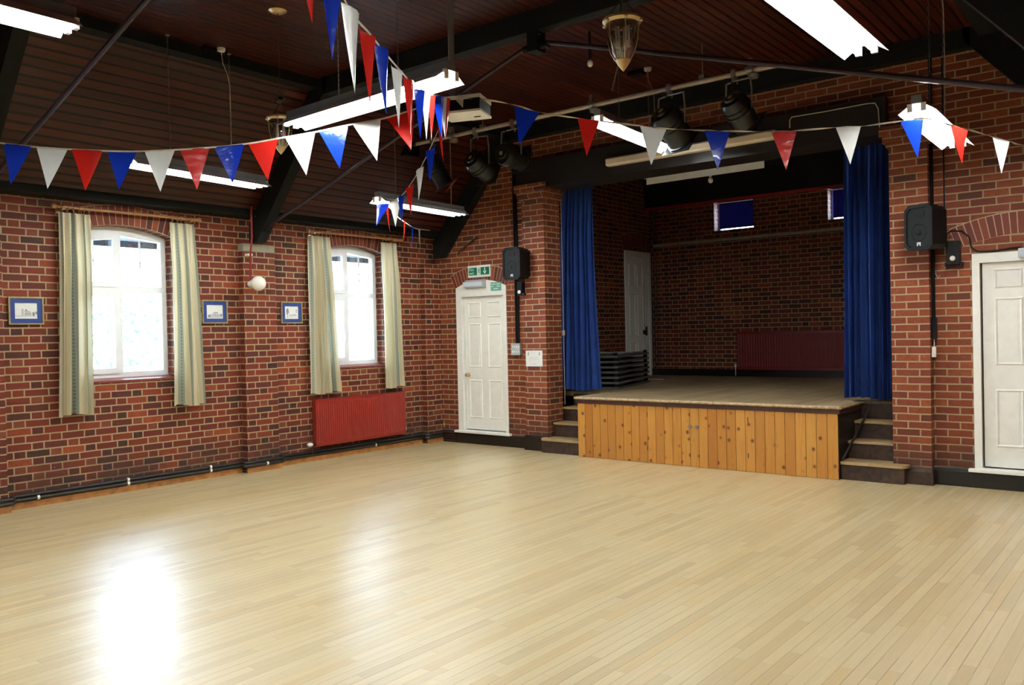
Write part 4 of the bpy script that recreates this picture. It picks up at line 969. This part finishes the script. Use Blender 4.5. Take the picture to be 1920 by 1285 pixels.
# fire exit sign
t = thing('fire_exit_sign', 'green and white Fire exit sign above the white door', 'sign', (-7.965, YE - .01, 2.50))
b = BM(); box(b, -8.18, -7.755, YE - .014, YE - .003, 2.415, 2.585); sb = obj('sign_board', b, M['signwhite'], t)
b = BM(); yy = YE - .0155; box(b, -8.163, -8.005, yy, YE - .0138, 2.445, 2.555); box(b, -7.935, -7.775, yy, YE - .0138, 2.445, 2.555); obj('green_panel', b, M['green'], sb)
b = BM(); RX = Matrix.Rotation(PI / 2, 4, 'X')
text(b, 'Fire', .058, Matrix.Translation((-8.152, YE - .0162, 2.508)) @ RX); text(b, 'exit', .058, Matrix.Translation((-8.152, YE - .0162, 2.458)) @ RX)
for f, pts in ((0, [(-7.862, .106), (-7.848, .106), (-7.848, .05), (-7.862, .05)]), (1, [(-7.890, .056), (-7.855, .010), (-7.820, .056), (-7.838, .056), (-7.855, .034), (-7.872, .056)])):
    prism(b, [(x, YE - .0165, 2.445 + z) for x, z in pts], (0, .001, 0))
obj('lettering', b, M['signwhite'], sb)
b = BM()   # running figure in the doorway
yq = YE - .0165
for pts in ([(-7.985, .0), (-7.957, .0), (-7.957, .004), (-7.985, .004)], [(-7.975, .072), (-7.962, .076), (-7.955, .052), (-7.968, .048)], [(-7.966, .050), (-7.958, .052), (-7.950, .030), (-7.943, .018), (-7.950, .014), (-7.958, .028)], [(-7.968, .052), (-7.960, .046), (-7.972, .024), (-7.990, .022), (-7.990, .028), (-7.976, .030)], [(-7.974, .072), (-7.988, .062), (-7.992, .050), (-7.988, .048), (-7.983, .060), (-7.972, .066)], [(-7.962, .074), (-7.948, .064), (-7.940, .070), (-7.943, .074), (-7.950, .070), (-7.962, .080)]):
    prism(b, [(x - .002, yq, 2.455 + z) for x, z in pts], (0, .002, 0))
lathe(b, [(0, 0), (.008, 0), (.008, .002), (0, .002)], (-7.962, yq, 2.543), (0, 1, 0), 12); obj('running_figure', b, M['green'], sb)
# emergency bulkhead and small sign on the arched door head
t = thing('emergency_light', 'pale blue-white emergency light box on the arched door head', 'emergency light', (-8.03, YE, 2.30))
b = BM(); prism(b, [(-8.22, YE - .012, 2.262), (-8.22, YE - .085, 2.285), (-8.22, YE - .085, 2.345), (-8.22, YE - .012, 2.372)], (.36, 0, 0)); obj('diffuser', b, M['palebox'], t)
b = BM(); box(b, -7.862, -7.845, YE - .088, YE - .012, 2.26, 2.374); box(b, -8.222, -7.845, YE - .02, YE - .012, 2.256, 2.38); obj('end_cap', b, M['silver'], t)
t = thing('door_sign', 'small pale teal sign on the white arched door head', 'sign', (-7.655, YE - .013, 2.27))
b = BM(); box(b, -7.75, -7.56, YE - .018, YE - .0125, 2.205, 2.325); obj('sign_board', b, M['teal'], t)
b = BM()
for z, x0, x1 in ((2.292, -7.735, -7.66), (2.292, -7.645, -7.575), (2.262, -7.735, -7.70), (2.262, -7.64, -7.575), (2.228, -7.70, -7.61)): box(b, x0, x1, YE - .0195, YE - .018, z, z + .012)
obj('text_line', b, M['signwhite'], t)
# hook bar, vent, patch
b = BM(); tube(b, [(-8.36, 9.17, 2.77), (-8.28, 9.15, 2.83), (-7.96, 9.15, 2.99)], .011, 8); tube(b, [(-8.27, 9.15, 2.84), (-8.24, 9.15, 2.80)], .008, 8); tube(b, [(-7.98, 9.15, 2.98), (-7.98, 9.2, 2.98)], .008, 8); tube(b, [(-8.30, 9.15, 2.82), (-8.30, 9.2, 2.82)], .008, 8)
one('wall_bar', b, M['bronze'], 'short dark iron bar slanting across the bricks above the exit sign', 'bar')
t = thing('air_vent', 'black louvred air vent at the foot of the far wall in the left corner', 'vent', (-8.65, YE, .08))
b = BM(); box(b, -8.82, -8.47, YE - .02, YE, .0, .175)
obj('vent_frame', b, M['skirt'], t)
b = BM()
for k in range(4): prism(b, [(-8.80, YE - .02, .03 + k * .038), (-8.80, YE - .05, .02 + k * .038), (-8.80, YE - .05, .026 + k * .038), (-8.80, YE - .02, .05 + k * .038)], (.32, 0, 0))
obj('louvre', b, M['scuffed'], t)
b = BM(); prism(b, [(-8.83, YE - .003, .33), (-8.74, YE - .003, .33), (-8.72, YE - .003, .22), (-8.76, YE - .003, .19), (-8.81, YE - .003, .21)], (0, -.002, 0)); one('wall_patch', b, M['yellow'], 'torn yellow patch low on the bricks in the far left corner', 'patch')

# ------------------------------------------------------------------ things on the left wall
t = thing('globe_light', 'white opal globe wall light with a red conduit on the brick pillar', 'wall light', (XL + .11, 5.90, 2.25))
b = BM(); ball(b, (XL + .285, 5.90, 2.25), .088, 24); obj('globe', b, M['opal'], t, True)
b = BM(); lathe(b, [(0, 0), (.035, 0), (.042, .03), (.055, .10), (.05, .12)], (XL + .11, 5.90, 2.25), (1, 0, 0), 18); obj('holder', b, M['whitepl'], t, True)
b = BM(); tube(b, [(-8.565, 5.825, 3.26), (-8.565, 5.825, 2.80), (-8.60, 5.84, 2.72), (-8.66, 5.865, 2.60), (-8.69, 5.875, 2.29)], .012, 10); obj('conduit', b, M['pipered'], t, True)
b = BM(); box(b, -8.745, -8.67, 5.84, 5.90, 2.585, 2.61); obj('clip', b, M['whitepl'], t)
def picture(y0, y1, z0, z1, label, kind):
    t = thing('framed_picture', label, 'picture', (XL, (y0 + y1) / 2, (z0 + z1) / 2), 'small framed drawings on the left wall'); x = XL
    f = .014; m_ = .058
    b = BM(); holed(b, [(y0, z0), (y1, z0), (y1, z1), (y0, z1)], [[(y0 + f, z0 + f), (y1 - f, z0 + f), (y1 - f, z1 - f), (y0 + f, z1 - f)]], lambda y, z: (x + .022, y, z), (-.02, 0, 0)); obj('frame', b, M['gold'], t)
    b = BM(); holed(b, [(y0 + f, z0 + f), (y1 - f, z0 + f), (y1 - f, z1 - f), (y0 + f, z1 - f)], [[(y0 + m_, z0 + m_), (y1 - m_, z0 + m_), (y1 - m_, z1 - m_), (y0 + m_, z1 - m_)]], lambda y, z: (x + .014, y, z), (-.004, 0, 0)); obj('mount', b, M['mount'], t)
    b = BM(); box(b, x + .004, x + .008, y0 + f, y1 - f, z0 + f, z1 - f); dr = obj('drawing', b, M['paper'], t)
    a0, c0, w_, h_ = y0 + m_, z0 + m_, y1 - y0 - 2 * m_, z1 - z0 - 2 * m_
    def pl(b, pts, k=0): prism(b, [(x + .0082 + k * .0004, a0 + p * w_, c0 + q * h_) for p, q in pts], (.0003, 0, 0))
    b = BM(); bd = BM(); rr = random.Random(int(y0 * 10))
    def blob(bb, cx, cy, rx, ry, k=0): pl(bb, [(cx + rx * math.cos(q) * rr.uniform(.75, 1.1), cy + ry * math.sin(q) * rr.uniform(.75, 1.1)) for q in [2 * PI * i / 12 for i in range(12)]], k)
    if kind == 0:
        pl(b, [(.30, .20), (.40, .20), (.40, .62), (.37, .60), (.36, .65), (.34, .60), (.30, .62)]); pl(b, [(.42, .20), (.75, .20), (.74, .38), (.66, .50), (.45, .50)], 1); pl(b, [(0, .14), (1, .14), (1, .18), (0, .19)]); blob(bd, .84, .30, .07, .14, 2); blob(bd, .96, .36, .05, .12, 2); pl(bd, [(.42, .48), (.52, .62), (.55, .50)], 2)
        for k in range(4): pl(bd, [(.48 + k * .07, .24), (.50 + k * .07, .24), (.50 + k * .07, .36), (.48 + k * .07, .36)], 3)
    elif kind == 1:
        pl(b, [(.05, .04), (.95, .04), (.96, .22), (.80, .34), (.62, .40), (.40, .38), (.20, .28), (.06, .14)]); blob(bd, .16, .20, .09, .10, 1); blob(bd, .90, .26, .07, .10, 1); blob(bd, .52, .24, .04, .03, 2); blob(bd, .66, .18, .03, .03, 2); pl(bd, [(.40, .40), (.72, .42), (.70, .47), (.44, .46)], 1)
    else:
        blob(bd, .20, .58, .11, .28, 1); pl(bd, [(.18, .12), (.23, .12), (.22, .40), (.19, .40)], 2); blob(b, .86, .62, .08, .20); pl(b, [(.30, .20), (.90, .24), (.88, .34), (.70, .40), (.52, .32), (.34, .38)]); pl(b, [(.05, .08), (.95, .10), (.95, .13), (.05, .11)])
    obj('pencil_wash', b, M['ink'], dr); obj('dark_strokes', bd, M['inkd'], dr)
picture(3.285, 3.605, 1.785, 2.055, 'gilt framed drawing of a church left of the near window', 0)
picture(5.325, 5.650, 1.785, 2.060, 'gilt framed drawing of a village view left of the globe light pillar', 1)
picture(6.405, 6.725, 1.780, 2.055, 'gilt framed drawing with a tall dark tree right of the globe light pillar', 2)

# ------------------------------------------------------------------ stacked folding tables on the stage
ang = math.radians(19); du = Vector((-math.cos(ang), math.sin(ang), 0)); dv = Vector((-math.sin(ang), -math.cos(ang), 0)) * -1
dv = Vector((-.25, .97, 0)).normalized(); du = Vector((-.97, -.25, 0)).normalized()
c0 = Vector((-6.30, 10.24, .765)); LX, LY = .75, 1.65
tb0 = None
names = ['bottom one of the stack of grey-edged folding tables on the stage', 'second from the bottom of the stacked folding tables', 'third from the bottom of the stacked folding tables', 'fourth from the bottom of the stacked folding tables', 'fifth from the bottom of the stacked folding tables', 'sixth from the bottom, just under the top folding table', 'topmost folding table of the stack, its bright folded legs showing']
PT = .0745
def table_stack_item():
    t = thing('folding_table', names[0], 'folding table', tuple(c0), 'folding tables stacked on the stage')
    cc = c0 + du * LX / 2 + dv * LY / 2; z_ = Vector((0, 0, 1))
    b = BM(); obox(b, cc + z_ * .022, du, dv, z_, LX - .02, LY - .02, .016); obj('table_top', b, M['decktop'], t)
    b = BM()
    for s in (-1, 1):
        obox(b, cc + du * s * (LX / 2 - .006) + z_ * .018, du, dv, z_, .012, LY, .030); obox(b, cc + dv * s * (LY / 2 - .006) + z_ * .018, du, dv, z_, LX, .012, .030)
    obj('edge_frame', b, M['deckgrey'], t)
    for s in (-1, 1):
        b = BM(); e = cc + dv * s * (LY / 2 - .10)
        tube(b, [e + du * -.30 + z_ * .044, e + du * -.30 - dv * s * .55 + z_ * .052, e + du * .30 - dv * s * .55 + z_ * .052, e + du * .30 + z_ * .044], .011, 8); obj('folded_leg', b, M['steel'], t, True)
    for s in (-1, 1):
        for q in (-1, 1): b = BM(); obox(b, cc + du * s * (LX / 2 - .05) + dv * q * (LY / 2 - .04) + z_ * .052, du, dv, z_, .05, .05, .042); obj('corner_block', b, M['black'], t)
    return t
tb0 = table_stack_item()
for k in range(1, 7):
    o = dup(tb0, tuple(c0 + Vector((random.uniform(-.008, .008), random.uniform(-.01, .01), PT * k))), names[k])
b = BM(); tube(b, [(-7.25, 12.2, .78), (-7.0, 12.35, .775), (-6.9, 12.1, .775), (-7.1, 11.9, .775), (-7.3, 12.0, .775), (-7.15, 12.3, .78), (-6.8, 12.45, .775)], .008, 6); one('coiled_cable', b, M['flex'], 'loose pale cable lying on the stage behind the stacked tables', 'cable', smooth=True)

# ------------------------------------------------------------------ bunting
CORDS = {'a': [(-6.696, 2.466, 3.058), (-6.516, 2.611, 3.026), (-6.326, 2.788, 3.006), (-6.14, 2.951, 2.991), (-5.953, 3.114, 2.984), (-5.75, 3.289, 2.992), (-5.586, 3.447, 3.007), (-5.399, 3.637, 3.035), (-5.21, 3.828, 3.083), (-5.026, 4.028, 3.135), (-4.879, 4.185, 3.185), (-4.699, 4.369, 3.235), (-4.542, 4.535, 3.306), (-4.364, 4.73, 3.388)], 'b': [(-4.364, 4.73, 3.388), (-4.185, 4.9, 3.388), (-4.008, 5.081, 3.346), (-3.877, 5.211, 3.294), (-3.655, 5.427, 3.246), (-3.312, 5.766, 3.19), (-3.172, 5.891, 3.168), (-2.909, 6.089, 3.142), (-2.751, 6.178, 3.127), (-2.467, 6.316, 3.099), (-2.306, 6.381, 3.092), (-2.036, 6.469, 3.086), (-1.872, 6.498, 3.071), (-1.605, 6.533, 3.07), (-1.455, 6.577, 3.071), (-1.374, 7.001, 3.083), (-1.316, 7.305, 3.095), (-1.201, 7.653, 3.077), (-1.109, 7.856, 3.057), (-1.041, 8.039, 3.05)], 'c': [(-4.364, 4.73, 3.388), (-4.073, 4.322, 3.269), (-3.724, 3.83, 3.125), (-3.395, 3.387, 3.017), (-3.057, 2.951, 2.929), (-2.788, 2.59, 2.879), (-2.583, 2.331, 2.833), (-2.448, 2.156, 2.799), (-2.288, 1.964, 2.766), (-2.166, 1.805, 2.789), (-2.023, 1.6, 2.81), (-1.865, 1.342, 2.848)], 'd': [(-4.365, 4.73, 3.364), (-4.617, 4.911, 3.291), (-5.174, 5.36, 3.253), (-5.675, 5.727, 3.182), (-6.183, 6.088, 3.134), (-6.529, 6.322, 3.11), (-6.886, 6.548, 3.115), (-7.052, 6.543, 3.084)], 'e': [(-7.052, 6.543, 3.084), (-7.158, 6.714, 3.071), (-7.394, 7.037, 3.04), (-7.633, 7.358, 3.036), (-8.041, 7.929, 3.043), (-8.336, 8.333, 3.072), (-8.554, 8.8, 3.112)]}
F1 = [((-6.678, 2.481, 3.055), (-6.516, 2.611, 3.026), (-6.633, 2.512, 2.752), 'b'), ((-6.494, 2.631, 3.024), (-6.334, 2.781, 3.007), (-6.437, 2.683, 2.717), 'w'), ((-6.314, 2.798, 3.005), (-6.146, 2.946, 2.991), (-6.238, 2.862, 2.698), 'r'), ((-6.123, 2.966, 2.99), (-5.962, 3.106, 2.984), (-6.063, 3.015, 2.706), 'b'), ((-5.921, 3.141, 2.985), (-5.756, 3.284, 2.992), (-5.843, 3.205, 2.69), 'w'), ((-5.731, 3.308, 2.994), (-5.578, 3.455, 3.008), (-5.643, 3.387, 2.695), 'r'), ((-5.557, 3.477, 3.011), (-5.405, 3.631, 3.034), (-5.461, 3.566, 2.737), 'b'), ((-5.386, 3.65, 3.039), (-5.232, 3.806, 3.078), (-5.286, 3.742, 2.768), 'r'), ((-5.199, 3.839, 3.086), (-5.05, 4.002, 3.128), (-5.089, 3.944, 2.799), 'w'), ((-5.032, 4.022, 3.133), (-4.884, 4.18, 3.183), (-4.925, 4.122, 2.856), 'b'), ((-4.862, 4.202, 3.19), (-4.716, 4.352, 3.23), (-4.731, 4.319, 2.913), 'w'), ((-4.688, 4.381, 3.24), (-4.542, 4.535, 3.306), (-4.553, 4.503, 2.998), 'r')]
F3 = [((-4.332, 4.761, 3.388), (-4.285, 4.805, 3.388), (-4.287, 4.799, 3.318), 'w'), ((-4.01, 5.078, 3.347), (-3.871, 5.216, 3.293), (-3.991, 5.102, 3.038), 'b'), ((-3.661, 5.421, 3.247), (-3.539, 5.541, 3.227), (-3.617, 5.463, 2.95), 'r'), ((-3.312, 5.766, 3.19), (-3.155, 5.903, 3.166), (-3.25, 5.817, 2.883), 'w'), ((-2.922, 6.079, 3.143), (-2.754, 6.176, 3.127), (-2.838, 6.123, 2.835), 'b'), ((-2.481, 6.309, 3.1), (-2.309, 6.38, 3.092), (-2.385, 6.348, 2.799), 'r'), ((-2.047, 6.466, 3.086), (-1.876, 6.497, 3.071), (-1.95, 6.487, 2.798), 'w'), ((-1.612, 6.533, 3.07), (-1.465, 6.574, 3.071), (-1.508, 6.574, 2.797), 'b'), ((-1.376, 6.992, 3.083), (-1.316, 7.305, 3.095), (-1.348, 7.143, 2.809), 'r'), ((-1.204, 7.646, 3.077), (-1.115, 7.843, 3.058), (-1.156, 7.743, 2.791), 'w')]
FM = {'r': M['flag_r'], 'b': M['flag_b'], 'w': M['flag_w']}
FN = {'r': 'red pennant', 'b': 'blue pennant', 'w': 'white pennant'}
def cr(pts, n=5):
    """smooth curve through points"""
    P_ = [Vector(p) for p in pts]; out = []
    for i in range(len(P_) - 1):
        p0, p1, p2, p3 = P_[max(i - 1, 0)], P_[i], P_[i + 1], P_[min(i + 2, len(P_) - 1)]
        for k in range(n):
            t = k / n; out.append(.5 * ((2 * p1) + (p2 - p0) * t + (2 * p0 - 5 * p1 + 4 * p2 - p3) * t * t + (3 * p1 - p0 - 3 * p2 + p3) * t ** 3))
    return out + [P_[-1]]
def tape(bm, pts, w=.012, twist=0.0):
    prev = None
    for i, p in enumerate(pts):
        d = (pts[min(i + 1, len(pts) - 1)] - pts[max(i - 1, 0)]).normalized(); u, v = frame_of(d); a = twist * i
        q = (Vector((0, 0, 1)) * math.cos(a) + u * math.sin(a)) * w / 2; n_ = d.cross(q).normalized() * .0006
        cur = [bm.verts.new(p + s) for s in (q + n_, -q + n_, -q - n_, q - n_)]
        if prev:
            for k in range(4): bm.faces.new((prev[k], prev[(k + 1) % 4], cur[(k + 1) % 4], cur[k]))
        prev = cur
def pennant(root, A, B, T, c, curl=.0, seed=0):
    A, B, T = Vector(A), Vector(B), Vector(T); n = 8; b = BM(); rr = random.Random(seed)
    w = (B - A).normalized(); nrm = w.cross(Vector((0, 0, 1))).normalized(); k1, k2 = rr.uniform(-1, 1), rr.uniform(-1, 1)
    rows = []
    for j in range(n + 1):
        t = j / n; a = A.lerp(T, t); c_ = B.lerp(T, t); m_ = max(1, n - j); row = []
        for i in range(5):
            s = i / 4; p = a.lerp(c_, s) if j < n else T
            bulge = .010 * k1 * math.sin(PI * s) * (1 - t) + .022 * k2 * t * t + curl * math.sin(PI * s) * (1 - t) * (1.2 if seed % 2 else -1.2)
            row.append(b.verts.new(p + nrm * bulge))
        rows.append(row)
    for j in range(n):
        for i in range(4): b.faces.new((rows[j][i], rows[j][i + 1], rows[j + 1][i + 1], rows[j + 1][i]))
    bmesh.ops.remove_doubles(b, verts=b.verts[:], dist=1e-5)
    o = obj('pennant', b, FM[c], root, True); o['label'] = FN[c]; return o
def bunting(key, label, flags, w=.012, twist=0.0, extra=None):
    pts = [Vector(p) for p in CORDS[key]] + ([Vector(p) for p in extra] if extra else [])
    t = thing('bunting', label, 'bunting', tuple(pts[0]), 'red white and blue pennant bunting')
    path = cr(pts); b = BM(); tape(b, path, w, twist); obj('tape', b, M['tape'], t)
    for i, f in enumerate(flags):
        if len(f) == 4 and not isinstance(f[0], (int, float)): pennant(t, *f, seed=i)
    return t, path
ta, _ = bunting('a', 'bunting sagging across the left half of the photo', F1)
# carry it on to the left wall
tb, _ = bunting('b', 'bunting with widely spaced pennants crossing in front of the stage', F3, .014, .55, extra=[(-.70, 8.6, 3.06), (-.35, 9.1, 3.05)])
def along(path, dists):
    out = []; acc = 0; k = 0
    for p, q in zip(path, path[1:]):
        L = (q - p).length
        while k < len(dists) and dists[k] <= acc + L: out.append((p.lerp(q, (dists[k] - acc) / L), (q - p).normalized())); k += 1
        acc += L
    return out
def hang(key, label, spec, tw=0.0, extra=None, H=.30, curl=.02):
    t, path = bunting(key, label, [], extra=extra)
    res = along(path, [s[0] for s in spec])
    for i, ((p, d), s) in enumerate(zip(res, spec)):
        w = .105 * (s[3] if len(s) > 3 else 1); yaw = s[2]; dd = Quaternion((0, 0, 1), yaw) @ Vector((d.x, d.y, d.z * .9)).normalized()
        A, B = p - dd * w, p + dd * w; T = p + Vector((s[4] if len(s) > 4 else 0, 0, -H)); pennant(t, A, B, T, s[1], curl, seed=40 + i)
    return t
hang('c', 'bunting coming towards the camera overhead', [(.13, 'r', -0.06), (.37, 'w', -0.17), (.60, 'b', -0.25), (.92, 'r', -0.11), (1.18, 'w', -0.14), (1.46, 'b', -0.19), (1.90, 'r', -0.17), (2.32, 'w', -0.11), (2.72, 'b', -0.15), (3.08, 'r', -0.15), (3.45, 'w', -0.14), (3.76, 'b', -0.14), (4.02, 'r', -0.11)])
hang('d', 'bunting running from the middle of the hall to the light before the far left corner', [(.38, 'r', .1, .6), (1.07, 'b', .3), (1.69, 'w', .2), (2.32, 'r', .25), (2.85, 'b', .2), (3.14, 'w', .2)])
hang('e', 'short bunting drooping from the far left light to the corner', [(.12, 'r', .3, .5), (1.13, 'r', .2, .9), (1.80, 'b', .2), (2.28, 'w', .2)])
b = BM(); p = Vector((-7.02, 6.50, 3.08)); 
t = thing('loose_pennant', 'pale blue pennant lit from behind at the near end of the far left light', 'pennant', tuple(p))
pennant(t, p + Vector((-.09, -.03, 0)), p + Vector((.05, .04, 0)), p + Vector((-.11, -.02, -.24)), 'b')

# ------------------------------------------------------------------ outside
b = BM(); box(b, -60, -9.25, -40, 60, -.5, -.35); one('paving', b, M['paving'], 'pale sunlit paving outside the windows', 'ground')
b = BM(); box(b, -9.85, -9.20, YB, YE + .5, 2.79, 2.84); box(b, -9.90, -9.85, YB, YE + .5, 2.72, 2.90); one('eaves_board', b, M['soffit'], 'grey eaves board seen at the top of the window panes', 'eaves')
def bush(cx, cy, rx, ry, rz, n, label, seed):
    b = BM(); rr = random.Random(seed)
    for _ in range(n):
        v = Vector((rr.gauss(0, 1), rr.gauss(0, 1), rr.gauss(0, 1))).normalized() * rr.uniform(.6, 1.0)
        p = Vector((cx + v.x * rx, cy + v.y * ry, -.35 + rz + v.z * rz)); u_, w_ = Vector((rr.uniform(-1, 1), rr.uniform(-1, 1), rr.uniform(-1, 1))).normalized(), Vector((rr.uniform(-1, 1), rr.uniform(-1, 1), rr.uniform(-1, 1))).normalized()
        s = rr.uniform(.05, .11); b.faces.new([b.verts.new(p + a) for a in (u_ * s, w_ * s * .6, -u_ * s, -w_ * s * .6)])
    tube(b, [(cx, cy, -.35), (cx, cy, rz * .8)], .06, 8)
    one('bush', b, M['leaf'], label, 'bush', 'bushes outside the windows')
bush(-19, 9.2, 1.5, 2.4, 1.55, 1500, 'leafy bush outside, seen through the right panes of the near window', 1)
bush(-19.5, 5.0, 1.4, 1.6, 1.25, 900, 'leafy bush outside, seen through the left panes of the near window', 2)
bush(-17.5, 17.6, 1.1, 1.0, 2.0, 500, 'small leafy bush outside the far window', 3)

# ------------------------------------------------------------------ light
w = bpy.data.worlds.new('World'); S.world = w; w.use_nodes = True; g = G(w.node_tree); w.node_tree.nodes.clear()
o = g.n('ShaderNodeOutputWorld'); bg = g.n('ShaderNodeBackground'); tc = g.n('ShaderNodeTexCoord')
z = g.xyz(tc.outputs['Generated'])[2]
colr = g.mix(g.rng(z, -.1, .7), (.70, .84, 1.0), (.44, .68, 1.0))
w.node_tree.links.new(colr, bg.inputs[0]); bg.inputs[1].default_value = 9.5
w.node_tree.links.new(bg.outputs[0], o.inputs[0])
def portal(loc, rot, sx, sy):
    l = bpy.data.lights.new('window_portal', 'AREA'); l.shape = 'RECTANGLE'; l.size = sx; l.size_y = sy; l.energy = 1
    l.cycles.is_portal = True
    ob = bpy.data.objects.new('window_portal', l); C.objects.link(ob); ob.location = loc; ob.rotation_euler = rot
for cy, y0, y1 in W: portal((-9.17, cy, 2.0), (0, -PI / 2, 0), 1.75, y1 - y0 + .1)
for a, c in SW: portal(((a + c) / 2, SY + .28, 3.55), (-PI / 2, 0, 0), c - a, .55)

# ------------------------------------------------------------------ camera
cam = bpy.data.cameras.new('camera'); co = bpy.data.objects.new('camera', cam); C.objects.link(co)
yw, pt, rl = math.radians(-38.796), math.radians(-.6687), math.radians(-1.243)
f = Vector((math.sin(yw) * math.cos(pt), math.cos(yw) * math.cos(pt), math.sin(pt))); rt = Vector((math.cos(yw), -math.sin(yw), 0)); up = rt.cross(f)
R_ = rt * math.cos(rl) + up * math.sin(rl); U_ = -rt * math.sin(rl) + up * math.cos(rl)
co.matrix_world = Matrix(((R_.x, U_.x, -f.x, 0), (R_.y, U_.y, -f.y, 0), (R_.z, U_.z, -f.z, 1.604), (0, 0, 0, 1)))
cam.sensor_width = 36; cam.sensor_fit = 'HORIZONTAL'; cam.lens = 36 * 1580.26 / 1920; cam.clip_start = .05; cam.clip_end = 200
S.camera = co
vs = S.view_settings; vs.view_transform = 'Standard'; vs.look = 'None'; vs.gamma = 1; vs.use_curve_mapping = False; vs.exposure = 1.68
S.cycles.max_bounces = 8; S.cycles.diffuse_bounces = 3; S.cycles.transparent_max_bounces = 12; S.cycles.sample_clamp_indirect = 6.0; S.cycles.caustics_reflective = False; S.cycles.caustics_refractive = False
S.cycles.use_denoising = True
